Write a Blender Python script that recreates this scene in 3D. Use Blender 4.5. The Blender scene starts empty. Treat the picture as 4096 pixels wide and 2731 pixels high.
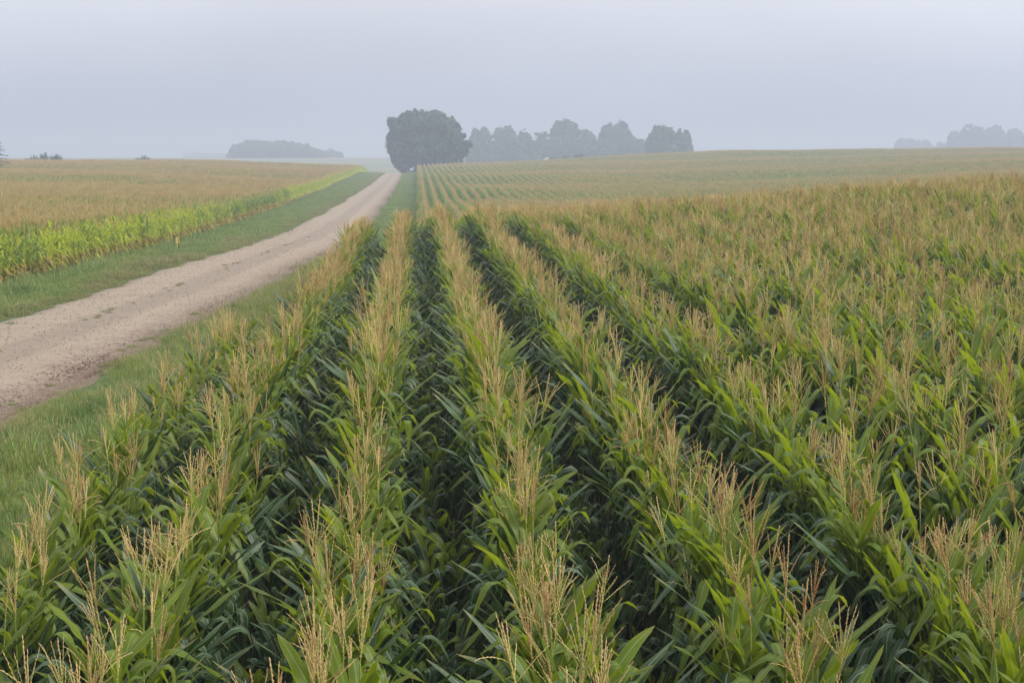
import bpy, math, random
import numpy as np
from mathutils import Vector, Matrix

random.seed(7)
rng = np.random.default_rng(11)
sc = bpy.context.scene
COL = sc.collection
R = math.radians

# ------------------------------------------------------------------ camera
ZC = 5.6                       # eye height above the road datum (shot from a truck bed)
PITCH, YAW = 7.43, 3.78
cam_d = bpy.data.cameras.new('camera')
cam_d.sensor_width = 36
cam_d.lens = 50.0
cam_d.clip_start = 0.1
cam_d.clip_end = 9000
cam = bpy.data.objects.new('camera', cam_d)
COL.objects.link(cam)
cam.location = (0, 0, ZC)
cam.rotation_euler = (R(90 - PITCH), 0, R(-YAW))
sc.camera = cam

# ------------------------------------------------------------------ sky, sun, exposure
SUN_EL, SUN_AZ = 46, 112        # azimuth clockwise from +Y (row direction)
w = bpy.data.worlds.new('World')
sc.world = w
w.use_nodes = True
nt = w.node_tree
nt.nodes.clear()
out = nt.nodes.new('ShaderNodeOutputWorld')
bg = nt.nodes.new('ShaderNodeBackground')
nish = nt.nodes.new('ShaderNodeTexSky')
nish.sky_type = 'NISHITA'
nish.sun_disc = False
nish.sun_elevation = R(SUN_EL)
nish.sun_rotation = R(SUN_AZ)
nish.air_density = 1.5
nish.dust_density = 5
scl = nt.nodes.new('ShaderNodeVectorMath'); scl.operation = 'SCALE'
scl.inputs['Scale'].default_value = 0.10
nt.links.new(nish.outputs[0], scl.inputs[0])
# overcast deck: luminance grows from horizon to zenith
tc = nt.nodes.new('ShaderNodeTexCoord')
sep = nt.nodes.new('ShaderNodeSeparateXYZ')
nt.links.new(tc.outputs['Generated'], sep.inputs[0])
ramp = nt.nodes.new('ShaderNodeValToRGB')
e = ramp.color_ramp.elements
e[0].position = 0.0; e[0].color = (0.505, 0.545, 0.675, 1)
e[1].position = 0.05; e[1].color = (0.66, 0.695, 0.81, 1)
for p, c in ((0.11, (0.88, 0.91, 1.0)), (0.30, (1.25, 1.28, 1.33)), (0.6, (1.45, 1.46, 1.48)), (1.0, (1.45, 1.45, 1.44))):
    q = ramp.color_ramp.elements.new(p); q.color = (*c, 1)
nt.links.new(sep.outputs['Z'], ramp.inputs[0])
noi = nt.nodes.new('ShaderNodeTexNoise')
noi.inputs['Scale'].default_value = 2.6
noi.inputs['Detail'].default_value = 3
mp = nt.nodes.new('ShaderNodeMapping'); mp.inputs['Scale'].default_value = (1, 1, 3.0)
nt.links.new(tc.outputs['Generated'], mp.inputs[0])
nt.links.new(mp.outputs[0], noi.inputs['Vector'])
mr = nt.nodes.new('ShaderNodeMapRange')
mr.inputs['From Min'].default_value = 0.3; mr.inputs['From Max'].default_value = 0.7
mr.inputs['To Min'].default_value = 0.90; mr.inputs['To Max'].default_value = 1.08
nt.links.new(noi.outputs[0], mr.inputs[0])
# brighter cloud towards the hidden sun (right side)
mulx = nt.nodes.new('ShaderNodeMath'); mulx.operation = 'MULTIPLY_ADD'
mulx.inputs[1].default_value = 0.16; mulx.inputs[2].default_value = 0.985
nt.links.new(sep.outputs['X'], mulx.inputs[0])
mm = nt.nodes.new('ShaderNodeMath'); mm.operation = 'MULTIPLY'
nt.links.new(mr.outputs[0], mm.inputs[0]); nt.links.new(mulx.outputs[0], mm.inputs[1])
sc2 = nt.nodes.new('ShaderNodeVectorMath'); sc2.operation = 'SCALE'
nt.links.new(ramp.outputs[0], sc2.inputs[0]); nt.links.new(mm.outputs[0], sc2.inputs['Scale'])
mix = nt.nodes.new('ShaderNodeMix'); mix.data_type = 'RGBA'
mix.inputs[0].default_value = 0.93
nt.links.new(scl.outputs[0], mix.inputs[6]); nt.links.new(sc2.outputs[0], mix.inputs[7])
nt.links.new(mix.outputs[2], bg.inputs[0])
bg.inputs[1].default_value = 1.0
nt.links.new(bg.outputs[0], out.inputs[0])

sun_d = bpy.data.lights.new('sun', 'SUN')
sun_d.energy = 3.3
sun_d.angle = R(16)
sun_d.color = (1.0, 0.96, 0.89)
sun = bpy.data.objects.new('sun', sun_d)
COL.objects.link(sun)
sd = Vector((math.sin(R(SUN_AZ)) * math.cos(R(SUN_EL)), math.cos(R(SUN_AZ)) * math.cos(R(SUN_EL)), math.sin(R(SUN_EL))))
sun.rotation_euler = sd.to_track_quat('Z', 'Y').to_euler()
sc.view_settings.view_transform = 'Standard'
sc.view_settings.look = 'None'
sc.view_settings.exposure = 0.0
sc.view_settings.gamma = 1.0
sc.render.engine = 'CYCLES'
sc.cycles.max_bounces = 6
sc.cycles.diffuse_bounces = 2
sc.cycles.glossy_bounces = 2
sc.cycles.transmission_bounces = 4
sc.cycles.transparent_max_bounces = 4
sc.cycles.volume_bounces = 1
sc.cycles.use_adaptive_sampling = False
sc.cycles.caustics_reflective = False
sc.cycles.caustics_refractive = False

# ------------------------------------------------------------------ terrain height (relative to the eye, then lifted by ZC)
SECT = [
    (-60, [(-60, -5.6), (-3, -5.8), (40, -4.9)]),
    (0, [(-40, -5.2), (-14, -5.4), (-8, -5.4), (-3, -5.55), (0, -5.55), (30, -4.4)]),
    (10, [(-40, -5.2), (-13, -5.4), (-8, -5.45), (-3, -5.4), (0, -5.35), (10, -4.95), (30, -4.0)]),
    (20, [(-40, -5.1), (-17, -5.35), (-9, -5.4), (-3.5, -5.05), (0, -4.85), (8, -4.5), (25, -3.6)]),
    (30, [(-40, -5.0), (-17, -5.35), (-12, -5.4), (-7.5, -5.4), (-3.5, -5.05), (0, -4.78), (12, -4.2), (30, -3.2)]),
    (40, [(-40, -5.0), (-17, -5.3), (-7, -5.4), (-3, -4.95), (0, -4.7), (12, -4.05), (25, -3.25), (40, -2.8)]),
    (50, [(-40, -5.0), (-17, -5.3), (-7, -5.4), (-3, -4.8), (0, -4.42), (9, -4.0), (17, -3.4), (25, -3.05), (40, -2.6)]),
    (64, [(-40, -5.1), (-17, -5.35), (-7, -5.5), (-3, -5.2), (0, -4.98), (12, -4.3), (25, -3.5), (50, -2.8)]),
    (100, [(-50, -5.1), (-29, -5.4), (-17, -5.85), (-15, -5.95), (-7, -5.95), (-3, -6.6), (0, -6.9), (20, -6.0), (43, -4.6), (80, -3.3)]),
    (140, [(-60, -5.2), (-35, -5.8), (-17, -6.3), (-8, -6.35), (-4, -6.9), (0, -7.7), (30, -7.0), (60, -5.2), (100, -3.6)]),
    (190, [(-90, -4.7), (-40, -5.8), (-18, -6.55), (-8, -6.55), (-4, -6.9), (0, -7.9), (15, -7.9), (50, -7.0), (80, -4.8), (130, -2.7)]),
    (250, [(-100, -4.2), (-40, -5.5), (-18, -6.5), (-7.5, -6.45), (-4, -6.6), (0, -7.1), (20, -7.1), (57, -6.2), (106, -3.9), (160, -1.8)]),
    (330, [(-120, -3.6), (-60, -4.4), (-18, -6.1), (-7.5, -6.1), (0, -6.5), (54, -5.6), (140, -2.6), (200, -1.0)]),
    (400, [(-140, -3.3), (-66, -3.5), (-40, -4.6), (-18, -5.65), (-7.4, -5.92), (0, -6.0), (60, -4.5), (170, -1.1), (240, -.2)]),
    (450, [(-160, -3.7), (-60, -4.1), (-18, -5.3), (-7.4, -5.72), (0, -5.65), (50, -4.0), (190, -.1), (280, .4)]),
    (510, [(-160, -6.0), (-60, -6.2), (-18, -6.5), (-7, -6.7), (0, -5.5), (21, -4.75), (52, -3.4), (83, -1.4), (113, -.3), (159, .12), (213, .75), (330, 1.3)]),
    (600, [(-200, -9), (-10, -9), (0, -8.2), (50, -6.5), (100, -4.6), (213, -2.6), (350, -1.5)]),
    (850, [(-300, -8), (0, -7.6), (200, -6.5), (400, -5.5)]),
    (1300, [(-600, -1.8), (0, -1.7), (500, -3.0)]),
    (1800, [(-600, -3.5), (0, -3.5), (600, -4.0)]),
    (3700, [(-600, -4), (600, -4)]),
]
SY = np.array([s[0] for s in SECT], float)


def hgt(x, y):
    """terrain height, vectorised: linear in X on each section, monotone cubic along Y"""
    x = np.atleast_1d(np.asarray(x, float)); y = np.atleast_1d(np.asarray(y, float))
    x, y = np.broadcast_arrays(x, y)
    yy = np.clip(y, SY[0], SY[-1] - 1e-6)
    V = np.empty((len(SECT),) + x.shape)
    for i, (_, kn) in enumerate(SECT):
        kx = np.array([k[0] for k in kn], float); kz = np.array([k[1] for k in kn], float)
        # softened linear interpolation
        s = 1.2 if SY[i] < 260 else 5.0
        V[i] = (np.interp(x - s, kx, kz) + 2 * np.interp(x, kx, kz) + np.interp(x + s, kx, kz)) / 4
    hh = np.diff(SY)
    d = np.diff(V, axis=0) / hh.reshape((-1,) + (1,) * x.ndim)
    m = np.zeros_like(V)
    a, b = d[:-1], d[1:]
    same = (a * b) > 0
    with np.errstate(divide='ignore', invalid='ignore'):
        hm = np.where(same, 2 * a * b / (a + b), 0)
    m[1:-1] = hm
    m[0] = d[0]; m[-1] = d[-1]
    i = np.clip(np.searchsorted(SY, yy, side='right') - 1, 0, len(SY) - 2)
    H = hh[i]
    t = (yy - SY[i]) / H
    take = lambda A, k: np.take_along_axis(A, k[None, ...], 0)[0]
    v0, v1, m0, m1 = take(V, i), take(V, i + 1), take(m, i), take(m, i + 1)
    z = (2 * t**3 - 3 * t**2 + 1) * v0 + (t**3 - 2 * t**2 + t) * H * m0 + (-2 * t**3 + 3 * t**2) * v1 + (t**3 - t**2) * H * m1
    z = z + 0.05 * np.sin(x * .31 + 1.3) * np.sin(y * .13) * np.clip(y / 60, 0, 1)
    z = z + .30 * np.sin(y * .062 + x * .018 + .8) * np.clip((y - 170) / 80, 0, 1) * np.clip(1 - (y - 440) / 60, 0, 1) * np.clip((np.abs(x + 7) - 8) / 12, 0, 1)
    return z + ZC


def h1(x, y):
    return float(hgt(x, y)[0])


RC_Y = np.array([-60, 0, 29, 45, 62, 85, 115, 190, 300, 450, 520, 600, 900])
RC_X = np.array([-19, -14.6, -11.8, -10.4, -9.4, -8.4, -7.7, -7.7, -7.3, -7.4, -7.6, -8, -9])
ROADW = 3.05


def road_c(y):
    y = np.asarray(y, float)
    return (np.interp(y - 6, RC_Y, RC_X) + np.interp(y, RC_Y, RC_X) + np.interp(y + 6, RC_Y, RC_X)) / 3


def rwidth(y, side):
    y = np.asarray(y, float)
    k = np.clip(1 - (y - 90) / 60, 0, 1)
    return ROADW + (.45 * k if side == 2 else 0) + .14 * np.sin(y * .17 + side * 2) + k * (.10 * np.sin(y * 1.1 + side) + .05 * np.sin(y * 2.9 + 2 * side))


LEDGE = lambda y: np.interp(y, [0, 58, 95, 190, 450, 600], [-17.2, -17.0, -16.6, -17.8, -18, -18])   # foot of the left corn

# ------------------------------------------------------------------ helpers
def tag(o, label=None, cat=None, group=None, kind=None):
    if label: o['label'] = label
    if cat: o['category'] = cat
    if group: o['group'] = group
    if kind: o['kind'] = kind
    return o


def empty(name, loc, label, cat, group=None, rz=0):
    o = bpy.data.objects.new(name, None)
    o.empty_display_size = .2
    o.location = loc
    o.rotation_euler = (0, 0, rz)
    COL.objects.link(o)
    return tag(o, label, cat, group)


class MB:
    def __init__(s):
        s.v = []; s.f = []; s.m = []; s.uv = []; s.sm = []
        s.n = 0

    def add(s, verts, faces, mat=0, uvs=None, smooth=True):
        verts = np.asarray(verts, float)
        s.v.append(verts)
        for k, f in enumerate(faces):
            s.f.append([i + s.n for i in f])
            s.m.append(mat)
            s.sm.append(smooth)
            if uvs is not None:
                s.uv.extend([tuple(uvs[i]) for i in f])
            else:
                s.uv.extend([(0.5, 0.5)] * len(f))
        s.n += len(verts)

    def merge(s, o, M=None):
        V = np.concatenate(o.v) if o.v else np.zeros((0, 3))
        if M is not None:
            M = np.array(M)
            V = V @ M[:3, :3].T + M[:3, 3]
        s.v.append(V)
        s.f.extend([[i + s.n for i in f] for f in o.f])
        s.m.extend(o.m); s.sm.extend(o.sm); s.uv.extend(o.uv)
        s.n += len(V)

    def only(s, mi):
        """faces of one material slot as a new builder"""
        V = np.concatenate(s.v)
        o = MB(); k = 0; used = {}; nv = []
        for f, m, sm in zip(s.f, s.m, s.sm):
            uvs = s.uv[k:k + len(f)]; k += len(f)
            if m != mi: continue
            g = []
            for i in f:
                if i not in used:
                    used[i] = len(nv); nv.append(V[i])
                g.append(used[i])
            o.f.append(g); o.m.append(0); o.sm.append(sm); o.uv.extend(uvs)
        o.v = [np.array(nv)]; o.n = len(nv)
        return o

    def mesh(s, name, mats):
        me = bpy.data.meshes.new(name)
        V = np.concatenate(s.v).astype(np.float32)
        L = np.fromiter((len(f) for f in s.f), int, len(s.f))
        idx = np.fromiter((i for f in s.f for i in f), np.int32, int(L.sum()))
        me.vertices.add(len(V)); me.vertices.foreach_set('co', V.ravel())
        me.loops.add(len(idx)); me.loops.foreach_set('vertex_index', idx)
        me.polygons.add(len(L))
        st = np.concatenate([[0], np.cumsum(L)[:-1]]).astype(np.int32)
        me.polygons.foreach_set('loop_start', st)
        me.polygons.foreach_set('loop_total', L.astype(np.int32))
        me.polygons.foreach_set('material_index', np.array(s.m, np.int32))
        me.polygons.foreach_set('use_smooth', np.array(s.sm, bool))
        uvl = me.uv_layers.new(name='UVMap')
        uvl.data.foreach_set('uv', np.array(s.uv, np.float32).ravel())
        for m in mats: me.materials.append(m)
        me.update(calc_edges=True)
        me.validate()
        return me


def link(name, me, parent=None, loc=None):
    o = bpy.data.objects.new(name, me)
    COL.objects.link(o)
    if parent is not None: o.parent = parent
    if loc is not None: o.location = loc
    return o


def box(mb, c, s, mat=0, rz=0.0, taper=1.0):
    x, y, z = s[0] / 2, s[1] / 2, s[2] / 2
    V = np.array([(-x, -y, -z), (x, -y, -z), (x, y, -z), (-x, y, -z), (-x * taper, -y * taper, z), (x * taper, -y * taper, z), (x * taper, y * taper, z), (-x * taper, y * taper, z)])
    cr, sr = math.cos(rz), math.sin(rz)
    V = V @ np.array([[cr, sr, 0], [-sr, cr, 0], [0, 0, 1]]) + np.array(c)
    mb.add(V, [(0, 3, 2, 1), (4, 5, 6, 7), (0, 1, 5, 4), (1, 2, 6, 5), (2, 3, 7, 6), (3, 0, 4, 7)], mat, smooth=False)


def tube(mb, P, rad, sides=4, mat=0, v0=0.0, v1=1.0, cap=False):
    """tube along a polyline P with radii"""
    P = np.asarray(P, float); n = len(P)
    rad = np.broadcast_to(rad, (n,))
    T = np.gradient(P, axis=0)
    T /= np.linalg.norm(T, axis=1)[:, None] + 1e-9
    ref = np.array([0, 0, 1.0]) if abs(T[0, 2]) < .9 else np.array([1.0, 0, 0])
    A = np.cross(T, ref); A /= np.linalg.norm(A, axis=1)[:, None] + 1e-9
    B = np.cross(T, A)
    ang = np.arange(sides) / sides * 2 * np.pi
    V = (P[:, None] + rad[:, None, None] * (A[:, None] * np.cos(ang)[None, :, None] + B[:, None] * np.sin(ang)[None, :, None])).reshape(-1, 3)
    F = []; vv = np.linspace(v0, v1, n)
    U = [(j / sides, vv[i]) for i in range(n) for j in range(sides)]
    for i in range(n - 1):
        for j in range(sides):
            a = i * sides + j; b = i * sides + (j + 1) % sides
            F.append((a, b, b + sides, a + sides))
    if cap:
        F.append(tuple(range(sides))[::-1]); F.append(tuple((n - 1) * sides + j for j in range(sides)))
    mb.add(V, F, mat, U)


# ------------------------------------------------------------------ materials
def new_mat(name):
    m = bpy.data.materials.new(name); m.use_nodes = True
    t = m.node_tree; t.nodes.clear()
    o = t.nodes.new('ShaderNodeOutputMaterial')
    return m, t, o


def N(t, typ, **kw):
    n = t.nodes.new(typ)
    for k, v in kw.items():
        if k.startswith('i_'):
            n.inputs[k[2:].replace('_', ' ')].default_value = v
        else:
            setattr(n, k, v)
    return n


def mixc(t, fac, a, b, blend='MIX'):
    n = t.nodes.new('ShaderNodeMix'); n.data_type = 'RGBA'; n.blend_type = blend
    for sock, val in ((0, fac), (6, a), (7, b)):
        if hasattr(val, 'is_output'):
            t.links.new(val, n.inputs[sock])
        else:
            n.inputs[sock].default_value = val if sock == 0 else (*val[:3], 1)
    return n.outputs[2]


def maprange(t, v, a, b, c=0.0, d=1.0):
    n = t.nodes.new('ShaderNodeMapRange')
    t.links.new(v, n.inputs[0])
    for i, q in enumerate((a, b, c, d)): n.inputs[i + 1].default_value = q
    return n.outputs[0]


def noise(t, vec, scale, detail=3, rough=.55):
    n = t.nodes.new('ShaderNodeTexNoise')
    n.inputs['Scale'].default_value = scale; n.inputs['Detail'].default_value = detail
    n.inputs['Roughness'].default_value = rough
    if vec is not None: t.links.new(vec, n.inputs['Vector'])
    return n.outputs[0]


def simple(name, col, rough=.6, vary=.15, scale=20, metal=0.0):
    m, t, o = new_mat(name)
    b = N(t, 'ShaderNodeBsdfPrincipled', i_Roughness=rough, i_Metallic=metal)
    g = N(t, 'ShaderNodeNewGeometry')
    n = noise(t, g.outputs['Position'], scale)
    c = mixc(t, maprange(t, n, .3, .7), tuple(x * (1 - vary) for x in col), tuple(min(1, x * (1 + vary)) for x in col))
    t.links.new(c, b.inputs['Base Color'])
    t.links.new(b.outputs[0], o.inputs[0])
    return m


def leaf_mat(name, dark, light, trans, rib, edge, tw=.32, yellow_low=None, rough=.42):
    """corn blade: parallel veins, pale midrib, lighter edge, translucent"""
    m, t, o = new_mat(name)
    uv = N(t, 'ShaderNodeUVMap')
    sep = N(t, 'ShaderNodeSeparateXYZ'); t.links.new(uv.outputs[0], sep.inputs[0])
    oi = N(t, 'ShaderNodeObjectInfo')
    g = N(t, 'ShaderNodeNewGeometry')
    mp = N(t, 'ShaderNodeMapping'); mp.inputs['Scale'].default_value = (38, 1.6, 1)
    t.links.new(uv.outputs[0], mp.inputs[0])
    st = noise(t, mp.outputs[0], 1.0, 2)
    big = noise(t, g.outputs['Position'], 2.3, 2)
    f1 = N(t, 'ShaderNodeMath', operation='MULTIPLY_ADD'); t.links.new(oi.outputs['Random'], f1.inputs[0])
    f1.inputs[1].default_value = .55; t.links.new(maprange(t, big, .3, .7, 0, .45), f1.inputs[2])
    c = mixc(t, f1.outputs[0], dark, light)
    c = mixc(t, maprange(t, st, .35, .65, 0, .45), c, tuple(x * .55 for x in dark))
    ab = N(t, 'ShaderNodeMath', operation='SUBTRACT'); t.links.new(sep.outputs['X'], ab.inputs[0]); ab.inputs[1].default_value = .5
    ab2 = N(t, 'ShaderNodeMath', operation='ABSOLUTE'); t.links.new(ab.outputs[0], ab2.inputs[0])
    c = mixc(t, maprange(t, ab2.outputs[0], .42, .5, 0, .7), c, edge)
    c = mixc(t, maprange(t, ab2.outputs[0], .055, .03, 0, .85), c, rib)
    # yellow-brown tips here and there
    tip = noise(t, g.outputs['Position'], 9, 2)
    add = N(t, 'ShaderNodeMath', operation='MULTIPLY')
    t.links.new(maprange(t, sep.outputs['Y'], .82, 1.0), add.inputs[0]); t.links.new(maprange(t, tip, .45, .62), add.inputs[1])
    c = mixc(t, add.outputs[0], c, (.26, .19, .05))
    if yellow_low is not None:
        lo = N(t, 'ShaderNodeMath', operation='MULTIPLY')
        t.links.new(maprange(t, big, .4, .6, .2, 1), lo.inputs[0])
        lo.inputs[1].default_value = 1
        c = mixc(t, lo.outputs[0], c, yellow_low)
    b = N(t, 'ShaderNodeBsdfPrincipled', i_Roughness=rough)
    b.inputs['Specular IOR Level'].default_value = .5
    t.links.new(c, b.inputs['Base Color'])
    tr = N(t, 'ShaderNodeBsdfTranslucent')
    tcol = mixc(t, .5, c, trans)
    t.links.new(tcol, tr.inputs[0])
    ms = N(t, 'ShaderNodeMixShader'); ms.inputs[0].default_value = tw
    t.links.new(b.outputs[0], ms.inputs[1]); t.links.new(tr.outputs[0], ms.inputs[2])
    bp = N(t, 'ShaderNodeBump', i_Strength=.35, i_Distance=.002)
    t.links.new(st, bp.inputs['Height']); t.links.new(bp.outputs[0], b.inputs['Normal'])
    t.links.new(ms.outputs[0], o.inputs[0])
    return m


def two_tone(name, ca, cb, cc, rough=.75, tw=.2):
    """v (0..1 along the shoot) blends ca->cb, per-plant random towards cc"""
    m, t, o = new_mat(name)
    uv = N(t, 'ShaderNodeUVMap')
    sep = N(t, 'ShaderNodeSeparateXYZ'); t.links.new(uv.outputs[0], sep.inputs[0])
    oi = N(t, 'ShaderNodeObjectInfo')
    g = N(t, 'ShaderNodeNewGeometry')
    n = noise(t, g.outputs['Position'], 12, 3)
    c = mixc(t, maprange(t, sep.outputs['Y'], .05, .85), ca, cb)
    k = N(t, 'ShaderNodeMath', operation='MULTIPLY'); t.links.new(oi.outputs['Random'], k.inputs[0]); t.links.new(maprange(t, n, .3, .65, .25, 1.1), k.inputs[1])
    c = mixc(t, k.outputs[0], c, cc)
    b = N(t, 'ShaderNodeBsdfPrincipled', i_Roughness=rough)
    b.inputs['Specular IOR Level'].default_value = .25
    t.links.new(c, b.inputs['Base Color'])
    tr = N(t, 'ShaderNodeBsdfTranslucent'); t.links.new(c, tr.inputs[0])
    ms = N(t, 'ShaderNodeMixShader'); ms.inputs[0].default_value = tw
    t.links.new(b.outputs[0], ms.inputs[1]); t.links.new(tr.outputs[0], ms.inputs[2])
    t.links.new(ms.outputs[0], o.inputs[0])
    return m


M_leaf = leaf_mat('corn_leaf', (.018, .050, .020), (.046, .100, .034), (.14, .24, .01), (.26, .34, .20), (.17, .24, .03), tw=.24, rough=.47)  # lower leaves: darker colour deepens the shade in the row gaps
M_leaf_up = leaf_mat('corn_upper_leaf', (.080, .155, .007), (.185, .255, .010), (.42, .50, .01), (.26, .34, .10), (.32, .34, .02), tw=.48, rough=.45)  # upper leaves: brightness of the lit tops painted into the colour
M_leaf_lime = leaf_mat('corn_lime_leaf', (.36, .48, .014), (.62, .64, .016), (.68, .74, .03), (.44, .48, .12), (.44, .42, .04), tw=.5, rough=.6)
M_leaf_yel = leaf_mat('corn_yellowed_leaf', (.26, .24, .03), (.48, .30, .05), (.60, .42, .05), (.50, .42, .15), (.50, .30, .08), tw=.4)
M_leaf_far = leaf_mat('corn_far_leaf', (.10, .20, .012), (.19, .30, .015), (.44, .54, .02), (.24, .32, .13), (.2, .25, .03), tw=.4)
M_stalk = two_tone('corn_stalk', (.10, .15, .04), (.26, .34, .07), (.30, .34, .08), .5)
M_tassel = two_tone('corn_tassel', (.52, .56, .14), (.80, .61, .30), (.44, .25, .105), .8, .32)
M_tassel_far = two_tone('corn_far_tassel', (.60, .52, .18), (.68, .49, .21), (.50, .33, .14), .8, .35)
CORN = [M_leaf, M_stalk, M_tassel, M_leaf_up, M_leaf_lime, M_leaf_yel, M_leaf_far, M_tassel_far]
LEAF, STALK, TAS, UP, LIME, YEL, FARL, FART = range(8)

# ------------------------------------------------------------------ corn geometry
def leaf(mb, base, az, a0, droop, tb, L, W, mat, seg=10, cols=4, wav=.012, twist=0.0, rr=random):
    t = np.linspace(0, 1, seg + 1)
    s = np.clip((t - tb) / (.16 + .16 * rr.random()), 0, 1)
    ang = a0 - R(7) * t - droop * (s * s * (3 - 2 * s))
    side = rr.uniform(-.16, .16)
    azs = az + side * t
    d = np.stack([np.cos(azs) * np.cos(ang), np.sin(azs) * np.cos(ang), np.sin(ang)], 1)
    P = np.zeros((seg + 1, 3)); P[0] = base
    st = L / seg
    P[1:] = np.array(base) + np.cumsum((d[:-1] + d[1:]) / 2 * st, axis=0)
    tw = twist * t
    lat = np.stack([-np.sin(azs), np.cos(azs), 0 * t], 1)
    nor = np.cross(d, lat); nor *= -1
    lat2 = lat * np.cos(tw)[:, None] + nor * np.sin(tw)[:, None]
    nor2 = -lat * np.sin(tw)[:, None] + nor * np.cos(tw)[:, None]
    wd = W * (.55 + .45 * np.sin(np.minimum(t / .35, 1) * np.pi / 2)) * np.power(np.clip(1 - t**2.6, 0, 1), .72)
    wd[-1] = .002
    cu = np.linspace(-1, 1, cols + 1)
    ph = rr.uniform(0, 6)
    V = []; U = []
    for i in range(seg + 1):
        fold = .30 * (1 - .7 * t[i])
        for c in cu:
            wv = wav * math.sin(t[i] * 17 + ph + (2 if c > 0 else 0)) * abs(c) * min(1, t[i] * 4) * (wd[i] / W)
            V.append(P[i] + lat2[i] * c * wd[i] / 2 * math.cos(fold) + nor2[i] * (abs(c) * wd[i] / 2 * math.sin(fold) + wv))
            U.append(((c + 1) / 2, t[i]))
    F = []
    k = cols + 1
    for i in range(seg):
        for j in range(cols):
            a = i * k + j
            F.append((a, a + 1, a + 1 + k, a + k))
    mb.add(V, F, mat, U)


def tassel(mb, base, lean, H, nb, lod=0, mat=TAS, thick=1.0, rr=random):
    ax = np.array([lean[0], lean[1], 1.0]); ax /= np.linalg.norm(ax)
    def strand(p0, d0, L, r0, droop, vA, vB):
        if lod == 0: n = max(6, int(L / .014))
        elif lod == 1: n = 5
        else: n = 2
        t = np.linspace(0, 1, n + 1)
        d = np.array(d0)[None] + np.array([0, 0, -1.0])[None] * (droop * t**1.5)[:, None]
        d /= np.linalg.norm(d, axis=1)[:, None]
        P = np.zeros((n + 1, 3)); P[0] = p0
        P[1:] = np.array(p0) + np.cumsum((d[:-1] + d[1:]) / 2 * L / n, axis=0)
        if lod == 0:
            r = r0 * (1 + .42 * np.where(np.arange(n + 1) % 2 == 0, 1, -1)) * np.where(t < .12, .45, 1) * (1 - .45 * t)
            P[:, :2] += (rr.random() - .5) * 0.0
            P += np.random.default_rng(rr.randrange(10**6)).normal(0, .0016, P.shape)
        else:
            r = r0 * (1 - .5 * t) * thick
        r = np.array(r); r[-1] = r0 * .25
        tube(mb, P, r, 4 if lod == 0 else 3, mat, vA, vB)
    # peduncle + central spike
    c = np.array(base)
    strand(c, ax, H, .0070, 0.05, .05, 1.0)
    for i in range(nb):
        f = rr.uniform(.12, .46)
        p = c + ax * H * f
        a = rr.uniform(0, 2 * math.pi)
        spread = rr.choice((.12, .2, .28, .42, .65, 1.1)) * rr.uniform(.8, 1.2)
        d = ax + spread * np.array([math.cos(a), math.sin(a), 0])
        d /= np.linalg.norm(d)
        strand(p, d, H * rr.uniform(.42, .70), .0041, rr.choice((.05, .1, .25, .7 if spread > .7 else .3)), .05, 1.0)


def corn(seed, height=1.95, kind='male', lod=0, thick=1.0, cols=None):
    """kind: male (tassel), low (no tassel), edge (yellow-green, exposed side towards +X)"""
    rr = random.Random(seed)
    mb = MB()
    H = height * rr.uniform(.90, 1.08)
    lean = (rr.uniform(-.05, .05), rr.uniform(-.05, .05))
    n = 8
    z = np.linspace(0, H, n)
    P = np.stack([lean[0] * z**1.5, lean[1] * z**1.5, z], 1)
    tube(mb, P, np.linspace(.0135, .0055, n), 6 if lod == 0 else 3, STALK, 0, 1)
    pos = lambda zz: np.array([lean[0] * zz**1.5, lean[1] * zz**1.5, zz])
    nl = {0: 14, 1: 12, 2: 8}[lod] if kind != 'low' else {0: 12, 1: 10, 2: 7}[lod]
    seg, cl = {0: (13, 4), 1: (8, 2), 2: (4, 1)}[lod]
    az0 = rr.gauss(0, .45)                       # leaves fan across the row (towards the gaps)
    zlow = {'male': .42, 'low': .10, 'edge': .18}[kind] * H
    for i in range(nl):
        f = i / (nl - 1)
        zz = zlow + (H * .90 - zlow) * f
        az = az0 + math.pi * (i % 2) + rr.gauss(0, .42)
        L = (.82 + .13 * math.sin(f * math.pi) - .33 * f**2) * rr.uniform(.78, 1.25) * (.86 if kind == 'low' else 1)
        W = (.130 - .028 * f) * rr.uniform(.88, 1.12)
        erect = rr.random() < (.08 + .62 * f if kind != 'low' else .12)
        if erect:
            a0 = R(rr.uniform(48, 76)); dr = R(rr.uniform(0, 22)); tb = rr.uniform(.3, .6)
            if rr.random() < .3: dr = R(rr.uniform(90, 140)); tb = rr.uniform(.55, .7)
        else:
            a0 = R(rr.uniform(44, 72)); dr = R(rr.uniform(95, 160)); tb = rr.uniform(.14, .48)
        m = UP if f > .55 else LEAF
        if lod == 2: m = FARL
        if kind == 'edge':
            m = LIME if f > .35 else (YEL if (rr.random() < .75 and f < .24) else LIME)
            if seed % 6 == 0 and f > .3: m = FARL
        if kind == 'low': m = LEAF if f < .8 else (UP if rr.random() < .5 else LEAF)
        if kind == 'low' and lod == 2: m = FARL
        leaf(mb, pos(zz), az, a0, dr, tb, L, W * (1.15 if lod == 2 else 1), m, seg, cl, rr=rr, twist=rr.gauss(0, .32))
    if (kind == 'male' and (lod > 0 or seed % 9 != 4)) or (kind == 'edge' and rr.random() < .35):
        tl = (lean[0] * 2 + rr.gauss(0, .05), lean[1] * 2 + rr.gauss(0, .05))
        tassel(mb, pos(H * .985), tl, rr.uniform(.42, .62), {0: rr.randint(5, 12), 1: 11, 2: 6}[lod], lod, FART if lod == 2 else TAS, thick, rr)
    return mb


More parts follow.
